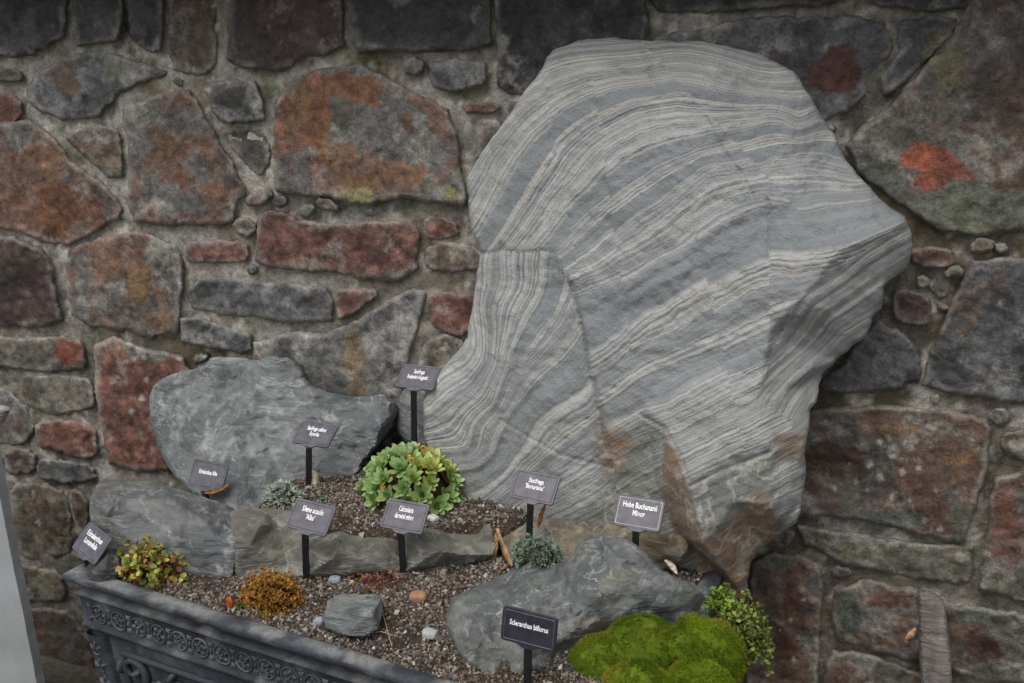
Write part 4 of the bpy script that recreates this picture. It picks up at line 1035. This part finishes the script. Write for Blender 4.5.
def pebble(px, py, w, h, col, label, seed, flat=.7):
    p = soil_pt(px, py); r = np.random.default_rng(seed)
    bm = bmesh.new(); bmesh.ops.create_icosphere(bm, subdivisions=3, radius=1)
    V = np.array([v.co for v in bm.verts]); F = [[v.index for v in f.verts] for f in bm.faces]; bm.free()
    V = V*(1+.30*fbm(V*1.1+seed, seed, 3))[:, None]
    V = np.sign(V)*np.minimum(np.abs(V), .82)
    k = np.linalg.norm(p-CAM)/FPX
    V = V*np.array([w*k/2, w*k/2*.8, h*k/2*flat*1.3])
    a = r.uniform(-.5, .5); R = np.array([[math.cos(a), -math.sin(a), 0], [math.sin(a), math.cos(a), 0], [0, 0, 1]]); V = V@R.T
    c = np.tile(col, (len(V), 1))*(1+.25*fbm(V*160, seed, 4))[:, None]
    o = mesh_obj('pebble', V+p+[0, 0, h*k*.28], F, M_GRAVEL, origin=p, col=c)
    tag(o, label, 'stone', 'single stones on the grit')
pebble(314, 484, 12, 15, lin((196, 184, 162)), 'cream upright pebble beside the silvery tuft', 1, 1.2)
pebble(317, 470, 11, 7, lin((176, 172, 164)), 'flat whitish pebble behind the cream upright pebble', 2)
pebble(433, 520, 14, 8, lin((186, 188, 188)), 'white pebble at the edge of the label under the rosettes', 3)
pebble(418, 600, 20, 13, lin((150, 116, 88)), 'rusty tan pebble right of the squarish grey stone', 4)
pebble(335, 582, 14, 9, lin((140, 146, 154)), 'bluish grey pebble on the grit below the stone ledge', 5)
pebble(430, 637, 18, 12, lin((158, 160, 158)), 'pale grey pebble on the rim side of the grit near the rounded rock', 6)
pebble(319, 625, 12, 11, lin((140, 146, 150)), 'pale grey pebble against the left side of the squarish stone', 7)
pebble(294, 506, 12, 7, lin((178, 178, 174)), 'pale flat pebble at the front of the silvery tuft', 8)

# ------------------------------------------------------------------ plant labels
def rotz(a): c, s = math.cos(a), math.sin(a); return np.array([[c, -s, 0], [s, c, 0], [0, 0, 1]])
def rotx(a): c, s = math.cos(a), math.sin(a); return np.array([[1, 0, 0], [0, c, -s], [0, s, c]])
def roty(a): c, s = math.cos(a), math.sin(a); return np.array([[c, 0, s], [0, 1, 0], [-s, 0, c]])
def text_mesh(txt, bold=0.012):
    cu = bpy.data.curves.new('lettering', 'FONT'); cu.body = txt; cu.size = 1.0; cu.align_x = 'CENTER'; cu.offset = bold; cu.resolution_u = 3
    cu.extrude = 0.01; cu.space_line = 0.95
    to = bpy.data.objects.new('lettering', cu); scene.collection.objects.link(to)
    dg = bpy.context.evaluated_depsgraph_get(); me = bpy.data.meshes.new_from_object(to.evaluated_get(dg))
    V = np.array([v.co for v in me.vertices]); F = [list(p.vertices) for p in me.polygons]
    bpy.data.objects.remove(to); bpy.data.curves.remove(cu); bpy.data.meshes.remove(me)
    return V, F
def rrect(w, h, r, n=4):
    P = []
    for cx, cz, a0 in ((w/2-r, h/2-r, 0), (-w/2+r, h/2-r, 90), (-w/2+r, -h/2+r, 180), (w/2-r, -h/2+r, 270)):
        for i in range(n+1):
            a = math.radians(a0+90*i/n); P.append((cx+r*math.cos(a), cz+r*math.sin(a)))
    return np.array(P)
def prism(mb, P2, y0, y1, T, col, bev=0.0):
    n = len(P2); c = P2.mean(0)
    rings = [(P2, y1), (P2, y0+bev), (c+(P2-c)*(1-bev/np.abs(P2-c).max()), y0)] if bev else [(P2, y1), (P2, y0)]
    V = np.array([(p[0], y, p[1]) for R, y in rings for p in R])
    F = [(k*n+i, k*n+(i+1) % n, (k+1)*n+(i+1) % n, (k+1)*n+i) for k in range(len(rings)-1) for i in range(n)]
    F += [tuple((len(rings)-1)*n+i for i in range(n)), tuple(range(n-1, -1, -1))]
    mb.add(T(V), F, col)
def sign(cx, cy, bx, by, lines, label, Y=None, tilt=42, yaw=0, roll=0, w=.079, h=.052, tw=.62, th=.0085, ty=.004, lip=False, bl=0.0, dark=False):
    base = soil_pt(bx, by+5) if Y is None else at_y(bx, by, Y)
    c = at_y(cx, cy, base[1])
    zb = float(soil_z(base[0], base[1])) if Y is None else base[2]
    R = rotz(math.radians(yaw))@rotx(math.radians(-tilt))@roty(math.radians(roll))
    T = lambda V: np.asarray(V)@R.T+c
    e = empty('plant_label', (base[0], base[1], zb))
    tag(e, label, 'plant label', 'black plant labels on stakes')
    # stake: flat bar, slightly leaning to meet the bracket
    top = T([(0, .004, -h/2-.004)])[0]
    mb = MB(); b = np.array([base[0], base[1], zb-.03])
    ax = rotz(math.radians(yaw))@np.array([1., 0, 0]); ay = rotz(math.radians(yaw))@np.array([0, 1., 0])
    sw = .0052; sq = [(-1, -.5), (1, -.5), (1, .5), (-1, .5)]
    V = np.array([p+ax*sw*u+ay*sw*v for p in (b, top) for u, v in sq])
    mb.add(V, [(0, 1, 5, 4), (1, 2, 6, 5), (2, 3, 7, 6), (3, 0, 4, 7), (0, 3, 2, 1), (4, 5, 6, 7)])
    mb.build('stake', M_PLASTIC, parent=e, smooth=False)
    mb = MB()
    prism(mb, rrect(w, h, .0045), -.0012, .0022, T, (.1, .1, .1), .0008)
    # flared bracket below the plate
    prism(mb, np.array([(-.017, -h/2+.001), (-.008, -h/2-.0045), (.008, -h/2-.0045), (.017, -h/2+.001)]), -.0008, .002, T, (.1, .1, .1))
    plate = mb.build('plate', M_DIMPLATE if dark else M_PLATE, parent=e, smooth=False)
    plate['_org'] = [base[0], base[1], zb]
    # thin retaining bead round the insert
    mb = MB()
    P2 = rrect(w-.007, h-.007, .002)
    n = len(P2); P3 = P2*np.array([1-.0014/(w/2), 1-.0014/(h/2)])
    V = np.array([(p[0], -.0012, p[1]) for p in P2]+[(p[0], -.0019, p[1]) for p in (P2+P3)/2]+[(p[0], -.0012, p[1]) for p in P3])
    F = [(k*n+i, k*n+(i+1) % n, (k+1)*n+(i+1) % n, (k+1)*n+i) for k in range(2) for i in range(n)]
    mb.add(T(V), F); mb.build('bead', M_PLATE if not lip else M_BEAD, parent=plate, smooth=False)
    # lettering: condensed white print
    mb = MB(); k = len(lines)
    wid = []
    TV = [text_mesh(t) for t in lines]
    full = max(np.ptp(V[:, 0]) for V, F in TV)
    sx = tw*w/full
    for i, (V, F) in enumerate(TV):
        zc = ty+((k-1)/2-i)*th*1.28-th*.36
        W = np.stack([V[:, 0]*sx+bl, -.0014-V[:, 2]*.03, V[:, 1]*th*1.35+zc], 1)
        mb.add(T(W), F)
    mb.build('lettering', M_WHITE, parent=plate, smooth=False)
M_DIMPLATE = plain_mat('label_plate_painted_dim', (0.022, 0.022, 0.034), 0.42, 0.5, 70, 0.28, 0.1)  # label plate copy, its weaker sky reflection painted into a darker base colour
M_BEAD = plain_mat('worn_label_edge', (.5, .5, .5), .4)
sign(92, 543, 99, 564, ['Edraianthus', 'Lavandula'], 'small black plant label twisted sideways at the left end of the trough', tilt=42, yaw=-16, roll=6, tw=.62, th=.0098)
sign(208, 475, 207, 497, ['Edraianthus Alba'], 'black plant label with one line of text on the grey slab left', Y=-.36, tilt=30, tw=.52)
sign(315, 434, 308, 478, ['Saxifraga callosa', 'Superba'], 'black plant label standing behind the silvery tuft', tilt=55, tw=.52, roll=0, th=.0092)
sign(418, 377, 414, 440, ['Saxifraga', 'Federici-Augusti'], 'tallest black plant label rising behind the rosettes', Y=-.16, tilt=50, tw=.52, th=.0092, roll=-2)
sign(311, 517, 306, 572, ['Silene acaulis', "'Alba'"], 'black plant label left of two in front of the stone ledge', tilt=42, tw=.52, roll=3, th=.0096)
sign(405, 516, 404, 566, ['Calceolaria', 'darwinii minor'], 'black plant label below the green rosettes', tilt=40, tw=.45, roll=0, th=.0096)
sign(535, 487, 528, 552, ['Saxifraga', "'Bonariana'"], 'black plant label in front of the banded boulder above the grey green cushion', Y=-.30, tilt=42, tw=.42, roll=2)
sign(639, 513, 635, 560, ['Hebe Buchananii', 'Minor'], 'black plant label with white edge lines behind the veined rock', Y=-.31, tilt=36, tw=.72, th=.0098, lip=True)
sign(529, 629, 527, 690, ['Scleranthus biflorus'], 'black plant label in front of the veined rock beside the moss', Y=-.635, tilt=8, tw=.70, th=.0080, roll=2, w=.082, h=.050, dark=True)

# ------------------------------------------------------------------ plants
def leaf(mb, b, d, n, L, W, c0, c1, cup=.25, curl=.3, prof=((0, .30), (.35, .72), (.7, 1.0), (1.0, .12))):
    """one leaf: base b, direction d, face normal n"""
    s = np.cross(d, n); s = s/(np.linalg.norm(s)+1e-9)
    V = []; C = []
    for t, w in prof:
        p = b+d*L*t+n*L*curl*t*t
        hw = W*w*.5
        V += [p-s*hw+n*hw*cup*1.2, p, p+s*hw+n*hw*cup*1.2]
        cc = c0*(1-t)+c1*t; C += [cc, cc*.92, cc]
    F = []
    for i in range(len(prof)-1):
        a = i*3; F += [(a, a+1, a+4, a+3), (a+1, a+2, a+5, a+4)]
    mb.add(np.array(V), F, np.array(C))
def frame(n):
    n = n/np.linalg.norm(n); a = np.cross(n, [0, 1., 0.2]); a /= np.linalg.norm(a); return a, np.cross(n, a), n
def rosette(mb, c, n, R, k, c0, c1, r, wr=.42, tipf=None, open_=1.0, prof=None):
    a, b, n = frame(n); ph = r.uniform(0, 6.28)
    kw = {} if prof is None else {'prof': prof}
    for i in range(k):
        f = (i+.5)/k; an = ph+i*2.39996
        el = math.radians(80-(72*f)*open_+r.uniform(-6, 6))
        rad = a*math.cos(an)+b*math.sin(an)
        d = rad*math.cos(el)+n*math.sin(el); up = n*math.cos(el)-rad*math.sin(el)
        L = R*(.35+.65*f)*r.uniform(.88, 1.1)
        v = r.uniform(.85, 1.15); t = c1 if tipf is None else tipf(r, f, c1)
        leaf(mb, c+rad*R*.05, d, up, L, L*wr*1.5 if f < .4 else L*wr*1.25, c0*v, t*v, **kw)
def dome_pts(n, c, rx, ry, rz, r, zmin=.02, jit=.12):
    out = []
    for i in range(n):
        z = zmin+(1-zmin)*(i+.5)/n; an = i*2.39996
        q = math.sqrt(max(0, 1-z*z)); p = np.array([q*math.cos(an), q*math.sin(an), z])+r.normal(size=3)*jit*.4
        nn = p/np.array([rx, ry, rz]); out.append((c+p*np.array([rx, ry, rz])*r.uniform(1-jit, 1+jit), nn/np.linalg.norm(nn)))
    return out
BLUNT = ((0, .35), (.4, .8), (.7, 1.0), (.9, .6), (1.0, .05))
NEEDLE = ((0, .8), (.5, 1.0), (1.0, .1))
ROUND = ((0, .25), (.3, .9), (.65, 1.1), (1.0, .35))

def core(mb, c, rx, ry, rz, col, seed=0):
    """the dark body of stems and old leaves inside a cushion"""
    bm = bmesh.new(); bmesh.ops.create_icosphere(bm, subdivisions=3, radius=1)
    V = np.array([v.co for v in bm.verts]); F = [[v.index for v in f.verts] for f in bm.faces]; bm.free()
    V[:, 2] = np.maximum(V[:, 2], -.35)
    V = V*(1+.12*fbm(V*2.5, seed, 3))[:, None]*np.array([rx, ry, rz])
    mb.add(V+c, F, np.tile(col, (len(V), 1))*(1+.4*fbm(V*300, seed, 2))[:, None])

def sempervivum():
    r = np.random.default_rng(31)
    c = soil_pt(411, 493)+np.array([0, 0, -.004]); rx, ry, rz = .086, .072, .070
    e = empty('succulent_clump', c); tag(e, 'dome of fleshy bright green rosettes with some orange leaf tips', 'succulent')
    mb = MB(); core(mb, c, rx*.88, ry*.88, rz*.84, lin((70, 58, 40)), 3); mb.build('stems', M_SOIL, parent=e)
    pts = dome_pts(42, c, rx, ry, rz, r, -.05, .10)
    for i, (p, n) in enumerate(pts):
        px = proj(p); mb = MB()
        yel = .8*math.exp(-((px[0]-432)/18)**2-((px[1]-470)/14)**2)
        back = ss(465, 440, px[1])
        g0 = lin((150, 178, 96)); g1 = lin((146, 176, 116)); gb0 = lin((138, 178, 112)); gb1 = lin((156, 190, 146)); gy0 = lin((186, 200, 92)); gy1 = lin((206, 204, 120))
        t = r.uniform(0, .35)
        c0 = (g0*(1-back)+gb0*back)*(1-yel)+gy0*yel; c1 = (g1*(1-back)+gb1*back)*(1-yel)+gy1*yel
        c0 = c0*(1-t)+lin((104, 152, 72))*t
        def tipf(r, f, c1, yel=yel):
            q = r.random()
            if f > .78 and q < .03+.16*yel: return lin((222, 146, 50)) if r.random() < .6 else lin((232, 196, 92))
            if f > .7 and q < .3: return c1*.6+lin((150, 110, 66))*.4
            return c1
        n2 = n+np.array([0.1, -.35, .35]); n2 /= np.linalg.norm(n2)
        R = r.uniform(.017, .024)*(1.25 if yel > .5 else 1)*(.88 if back > .5 else 1)
        rosette(mb, p, n2, R*1.32, int(r.integers(24, 32)), c0, c1, r, .36, tipf, prof=BLUNT)
        for q in range(3):     # withered leaves under the rosette
            an = r.uniform(0, 6.28); a, b, nn = frame(n2); d = a*math.cos(an)+b*math.sin(an)-nn*.35; d /= np.linalg.norm(d)
            leaf(mb, p-nn*.004, d, nn, R*.95, R*.45, lin((96, 62, 44)), lin((124, 74, 48)), prof=BLUNT)
        mb.build('rosette', M_LEAF, parent=e)
sempervivum()

def cushion(name, px, py, rx, ry, rz, n, R, k, c0, c1, label, cat, seed, wr=.3, prof=NEEDLE, open_=.85, corec=(60, 54, 36), dz=0.0, Y=None, mat=None, jit=.12, mixc_=None, zmin=.0, lean=(0, -.2, .2)):
    r = np.random.default_rng(seed); c = soil_pt(px, py) if Y is None else at_y(px, py, Y)
    c = c+np.array([0, 0, dz])
    mb = MB(); core(mb, c, rx*.86, ry*.86, rz*.82, lin(corec), seed)
    for p, nn in dome_pts(n, c, rx, ry, rz, r, zmin, jit):
        f = r.uniform(.7, 1.2); a0, a1 = c0, c1
        if mixc_ is not None and r.random() < mixc_[1]: a0 = a1 = mixc_[0]
        n2 = nn+np.array(lean); n2 /= np.linalg.norm(n2)
        rosette(mb, p, n2, R*r.uniform(.75, 1.25), k, a0*f, a1*f, r, wr, None, open_, prof)
    return tag(mb.build(name, mat or M_LEAF, origin=c), label, cat)
cushion('silver_saxifrage', 283, 503, .033, .024, .036, 60, .0105, 14, lin((138, 158, 138)), lin((190, 204, 190)), 'silvery green spiky tuft in front of the leaning slab', 'alpine plant', 41, .22)
cushion('silver_saxifrage', 318, 500, .011, .010, .008, 9, .007, 10, lin((104, 138, 104)), lin((142, 172, 140)), 'tiny bluish green tuft just above the label left of the rosettes', 'alpine plant', 42, .22)
cushion('silver_saxifrage', 537, 560, .040, .030, .034, 110, .0085, 13, lin((88, 112, 92)), lin((136, 156, 140)), 'grey green cushion of tiny rosettes below a label by the veined rock', 'alpine plant', 43, .3, BLUNT, .8, Y=-.345)
cushion('golden_moss', 272, 604, .044, .036, .046, 620, .0060, 9, lin((150, 108, 48)), lin((196, 150, 76)), 'orange brown mossy cushion by the trough rim', 'moss', 44, .5, NEEDLE, .8, (70, 48, 24), mat=M_MOSS, jit=.2)
cushion('green_sprig', 240, 610, .010, .008, .007, 14, .007, 8, lin((86, 140, 44)), lin((128, 176, 70)), 'tiny bright green sprig at the left foot of the orange moss', 'alpine plant', 45, .3)
cushion('green_sprig', 266, 612, .011, .008, .008, 18, .006, 8, lin((132, 138, 40)), lin((166, 164, 62)), 'tiny yellow green sprig at the right foot of the orange moss', 'alpine plant', 46, .3)
# yellow green plant with little round leaves on red stems
def leafy(name, px, py, rx, ry, rz, n, R, cols, label, seed, stem=(120, 60, 44), dz=0, lw=.9, cat='alpine plant', Y=None, corec=(58, 50, 30)):
    r = np.random.default_rng(seed); c = (soil_pt(px, py) if Y is None else at_y(px, py, Y))+np.array([0, 0, dz])
    e = empty(name, c); tag(e, label, cat)
    sm = MB(); core(sm, c, rx*.55, ry*.55, rz*.5, lin(corec), seed); lm = MB()
    for p, nn in dome_pts(n, c, rx, ry, rz, r, -.05, .28):
        q = c+(p-c)*.25; q[2] = c[2]
        sm.tube([q, (p+q)/2+np.array([0, 0, rz*.12]), p], .0009, 4, lin(stem), .0006)
        for j in range(int(r.integers(3, 6))):
            d = nn*.4+r.normal(size=3)*.7; d /= np.linalg.norm(d); up = nn+np.array([0, -.3, .5])+r.normal(size=3)*.25; up -= d*(up@d); up /= np.linalg.norm(up)
            cc = lin(cols[int(r.integers(len(cols)))])*r.uniform(.75, 1.2)
            L = R*r.uniform(.6, 1.15); leaf(lm, p+r.normal(size=3)*R*.35, d, up, L, L*lw, cc*.85, cc, .2, .1, ROUND)
    sm.build('stems', M_SOIL, parent=e); lm.build('foliage', M_LEAF, parent=e)
leafy('creeping_plant', 150, 576, .048, .036, .046, 150, .010, [(160, 164, 70), (184, 182, 84), (136, 148, 62), (150, 120, 62), (112, 128, 54), (142, 82, 56)], 'yellow green small leaved plant spilling over the left trough rim', 51)
leafy('leafy_shrub', 742, 655, .034, .036, .062, 460, .0068, [(96, 118, 44), (120, 142, 54), (78, 100, 40), (140, 158, 66), (100, 96, 48)], 'small leaved green shrub hanging over the right end of the trough', 52, (88, 76, 46), .008, .62, 'shrub', Y=-.44)
leafy('leafy_shrub', 719, 612, .016, .014, .034, 60, .0085, [(112, 150, 40), (140, 172, 56), (92, 124, 36)], 'bright green upright sprig beside the veined rock', 53, (96, 100, 46), .0, .55, 'shrub', Y=-.40)
# low reddish sedum, straggling over the grit
def sedum():
    r = np.random.default_rng(61); mb = MB(); c = soil_pt(378, 584)
    core(mb, c, .048, .026, .006, lin((84, 56, 46)), 62)
    for i in range(75):
        px, py = 378+np.clip(r.normal(), -1.6, 1.6)*15, 583+np.clip(r.normal(), -1.6, 1.6)*7; p = soil_pt(px, py)
        p = p+np.array([0, 0, r.uniform(.002, .010)])
        cc = [lin((150, 98, 84)), lin((176, 128, 112)), lin((132, 100, 70)), lin((128, 120, 72)), lin((108, 62, 52))][int(r.integers(5))]
        rosette(mb, p, np.array([r.normal()*.3, -.3+r.normal()*.3, 1]), r.uniform(.004, .0075), 9, cc*.8, cc*1.1, r, .4, None, .9, BLUNT)
    tag(mb.build('red_sedum', M_LEAF, origin=c), 'low straggling reddish sedum on the grit above the squarish stone', 'alpine plant')
sedum()

# the moss mound
def moss():
    r = np.random.default_rng(71)
    lobes = [((603, 674), -.545, .052, .05, .055), ((645, 655), -.505, .064, .052, .056), ((702, 655), -.495, .058, .052, .054), ((640, 700), -.607, .052, .042, .054), ((700, 698), -.592, .052, .042, .052)]
    mb = MB(); C0, C1, C2 = lin((78, 108, 22)), lin((132, 152, 36)), lin((152, 138, 56))
    data = []
    for (px, py), Y, rx, ry, rz in lobes: data.append((at_y(px, py, Y), np.array([rx, ry, rz])))
    for i, (c, R) in enumerate(data): core(mb, c, R[0], R[1], R[2], lin((96, 116, 30)), 80+i)
    N = 24000
    for i, (c, R) in enumerate(data):
        u = r.normal(size=(N, 3)); u /= np.linalg.norm(u, axis=1)[:, None]; u = u[u[:, 2] > -.3]
        P = c+u*R*(1+.16*fbm(u*2.2, 80+i, 3)+.07*fbm(u*7, 85+i, 3))[:, None]; nn = u/R; nn /= np.linalg.norm(nn, axis=1)[:, None]
        keep = np.ones(len(P), bool)
        for j, (c2, R2) in enumerate(data):
            if j != i: keep &= ((((P-c2)/R2)**2).sum(1) > .9)
        P, nn = P[keep], nn[keep]
        t = ss(-.3, .5, fbm(P*28, 91, 4)); t2 = ss(.02, .4, fbm(P*21+9, 93, 4))
        col = mix(mix(np.tile(C0, (len(P), 1)), C1, t), C2, t2*.8)*r.uniform(.65, 1.25, (len(P), 1))
        d = nn+r.normal(size=P.shape)*.35; d /= np.linalg.norm(d, axis=1)[:, None]
        s = np.cross(d, r.normal(size=P.shape)); s /= np.linalg.norm(s, axis=1)[:, None]
        L = r.uniform(.002, .0062, (len(P), 1)); b = P-nn*.001
        V = np.stack([b-s*.00055, b+s*.00055, b+d*L], 1).reshape(-1, 3)
        mb.add(V, np.arange(len(V)).reshape(-1, 3), np.repeat(col, 3, 0)*np.tile([[.7], [.7], [1.2]], (len(P), 1)))
    tag(mb.build('moss_mound', M_MOSS, origin=data[1][0]), 'bright green lumpy moss mound in front of the veined rock', 'moss')
moss()

# ------------------------------------------------------------------ dead leaves and straws
def strap(name, pts, W, col, label, cat='dead leaf', twist=.3, mat=None, up=(0, -.5, .8)):
    """a dry leaf along world points"""
    pts = np.asarray(pts, float); n = len(pts); V = []; C = []
    t = np.linspace(0, 1, 14); Q = np.stack([np.interp(t, np.linspace(0, 1, n), pts[:, k]) for k in range(3)], 1)
    for _ in range(2): Q[1:-1] = (Q[:-2]+2*Q[1:-1]+Q[2:])/4
    for i in range(14):
        d = Q[min(i+1, 13)]-Q[max(i-1, 0)]; d /= np.linalg.norm(d)
        u = np.array(up, float)+twist*np.array([math.sin(i*.6), 0, math.cos(i*.5)]); u -= d*(u@d); u /= np.linalg.norm(u)
        s = np.cross(d, u); w = W*.5*(math.sin(math.pi*min(max(t[i]*.92+.05, 0), 1))**.7)
        V += [Q[i]-s*w+u*w*.35, Q[i], Q[i]+s*w+u*w*.35, Q[i]-u*.0007]
        f = 1+.25*math.sin(i*1.7); C += [np.asarray(col)*f, np.asarray(col)*.8*f, np.asarray(col)*f, np.asarray(col)*.7]
    F = []
    for i in range(13):
        a = i*4
        for j, k in ((0, 1), (1, 2), (2, 3), (3, 0)): F.append((a+j, a+k, a+4+k, a+4+j))
    o = mesh_obj(name, np.array(V), F, mat or M_DRY, origin=Q[0], col=np.array(C))
    return tag(o, label, cat, 'fallen dry leaves')
def pt(px, py, Y): return at_y(px, py, Y)
p = soil_pt(233, 608)
strap('dead_leaf', [p+[-.012, 0, .001], p+[0, -.003, .014], p+[.010, 0, .010], p+[.016, .006, .004]], .022, lin((178, 92, 58)), 'curled orange dead leaf beside the orange moss', up=(-.3, -1, .2))
strap('dead_leaf', [pt(488, 572, -.315), pt(494, 552, -.31), pt(498, 530, -.295)], .013, lin((188, 150, 106)), 'tan dry leaf blade standing left of the grey green cushion', up=(.2, -1, .2))
strap('dead_leaf', [pt(512, 566, -.325), pt(506, 552, -.32), pt(500, 536, -.31), pt(497, 528, -.30)], .014, lin((196, 160, 118)), 'pale tan dry leaf crossing behind the grey green cushion', up=(-.2, -1, .2))
strap('dead_leaf', [pt(482, 572, -.33), pt(492, 571, -.335), pt(505, 568, -.335)], .016, lin((170, 98, 62)), 'reddish brown dry leaf lying under the tan blades', up=(0, -.3, 1))
strap('dead_leaf', [pt(538, 528, -.285), pt(541, 516, -.28), pt(546, 503, -.27)], .008, lin((176, 116, 66)), 'thin brown dry leaf standing right of the label stake by the boulder', up=(.2, -1, .2))
strap('dead_leaf', [pt(204, 493, -.38), pt(212, 493, -.38), pt(222, 490, -.375), pt(229, 484, -.36)], .010, lin((150, 104, 58)), 'brown dead leaf lying under the label on the leaning slab', up=(0, -.4, 1))
strap('dead_leaf', [pt(905, 642, -.045), pt(910, 636, -.05), pt(916, 628, -.045)], .012, lin((206, 164, 130)), 'pale pinkish leaf stuck on the wall beside the leaning slate strip', up=(.2, -1, .2))
strap('dead_leaf', [pt(665, 560, -.31), pt(672, 566, -.32), pt(677, 574, -.33)], .010, lin((206, 196, 176)), 'cream dry leaf at the back of the veined rock', up=(0, -.5, 1))
def straw(a, b, label, c=(190, 168, 130), mid=.006):
    p, q = soil_pt(*a)+[0, 0, .004], soil_pt(*b)+[0, 0, .006]
    mb = MB(); mb.tube([p, (p+q)/2+np.array([0, 0, mid]), q], .0009, 5, lin(c), .0006)
    tag(mb.build('dry_straw', M_DRY, origin=p), label, 'dry stalk', 'dry straws on the grit')
straw((378, 603), (392, 650), 'pale dry stalk hanging down in front of the squarish stone')
straw((366, 636), (397, 640), 'short pale straw lying flat below the squarish stone')
straw((262, 606), (318, 600), 'long thin straw lying right of the orange moss')
straw((253, 592), (250, 606), 'short brown stalk standing in the orange moss', (150, 120, 84))

# ------------------------------------------------------------------ slate panel at the left, slate strip at the right
def slab():
    Yp = -.34
    a = at_y(-12, 436, Yp); b = at_y(38, 690, Yp)
    dx = (b[0]-a[0])/(b[2]-a[2])
    e = empty('upright_stone', (a[0]-.2, Yp, GZ)); tag(e, 'pale grey smooth upright stone panel at the left edge', 'stone panel')
    zt = a[2]; xb = a[0]+dx*(GZ-a[2])
    n = 60; prof = []
    for i in range(n+1): z = GZ+(zt-GZ)*i/n; prof.append((a[0]+dx*(z-zt)+.0025*float(fbm(np.array([[z*20, 0, 0]]), 7, 3)[0]), z))
    prof += [(a[0]-.03, zt+.004), (a[0]-.08, zt+.012), (a[0]-.32, zt+.014)]
    nP = len(prof); L = [(a[0]-.34, zt+.012), (a[0]-.34, GZ)]
    P2 = np.array(prof+L); mb = MB()
    V = np.concatenate([np.stack([P2[:, 0], np.full(len(P2), Yp), P2[:, 1]], 1), np.stack([P2[:, 0]-.004, np.full(len(P2), Yp-.004), P2[:, 1]], 1)*0+np.stack([P2[:, 0], np.full(len(P2), Yp+.022), P2[:, 1]], 1)])
    m = len(P2); F = [tuple(range(m)), tuple(range(2*m-1, m-1, -1))]+[(i, m+i, m+(i+1) % m, (i+1) % m) for i in range(m)]
    c = np.tile(lin((150, 154, 156)), (len(V), 1))
    mb.add(V, F, c); mb.build('panel', M_PANEL, parent=e, smooth=False)
    # shell like carved knob on its shoulder
    kb = MB(); c0 = at_y(-2, 414, Yp+.01)
    for q in range(4): blob_s(kb, c0+np.array([.010-.012*q*.4, 0, .012-.008*q]), .022-.001*q, .016, .0065, lin((140, 138, 134)))
    kb.build('carved_knob', M_SLATE, parent=e)
def blob_s(mb, c, rx, ry, rz, col):
    bm = bmesh.new(); bmesh.ops.create_icosphere(bm, subdivisions=3, radius=1)
    V = np.array([v.co for v in bm.verts]); F = [[v.index for v in f.verts] for f in bm.faces]; bm.free()
    V = V*(1+.15*fbm(V*2, 5, 3))[:, None]*[rx, ry, rz]; mb.add(V+c, F, col)
def panel_mat():
    m, nt, p = new_mat('smooth_slate'); tc = node(nt, 'ShaderNodeTexCoord')
    n1 = noise(nt, tc.outputs['Object'], 6, 5, .6); n2 = noise(nt, tc.outputs['Object'], 160, 4, .6)
    c = mixc(nt, maprange(nt, n1, .3, .7, 0, 1), tuple(lin((138, 142, 142))), tuple(lin((164, 168, 172))))
    c = mixc(nt, maprange(nt, n2, .3, .7, 0, .25), c, tuple(lin((110, 112, 108))))
    nt.links.new(c, p.inputs['Base Color']); p.inputs['Roughness'].default_value = .4; bump(nt, p, n2, .15, .001); return m
M_PANEL = panel_mat()
slab()
rock('slate_strip', [(918,590),(924,586),(934,592),(945,601),(948,630),(951,660),(955,710),(924,710),(921,680),(918,640)],
     [(918,590,-.05),(945,601,-.05),(948,650,-.065),(920,650,-.065),(955,710,-.08),(924,710,-.08),(934,650,-.07)], 95, sp=2.4, edge=3, edge_d=.008, namp=.002, ridge=.001, back=-.025, rough=1.2, smooth_k=1,
     label='narrow upright grey slate strip leaning on the wall at lower right', cat='slate piece',
     colour=lambda V, P, s: slate_colour(V, s, lin((100, 94, 90)), lin((126, 118, 112)), lin((150, 144, 138)), lin((116, 96, 82)), (2.5, 1, .5), .3))
for o in bpy.data.objects:
    if '_org' in o: del o['_org']
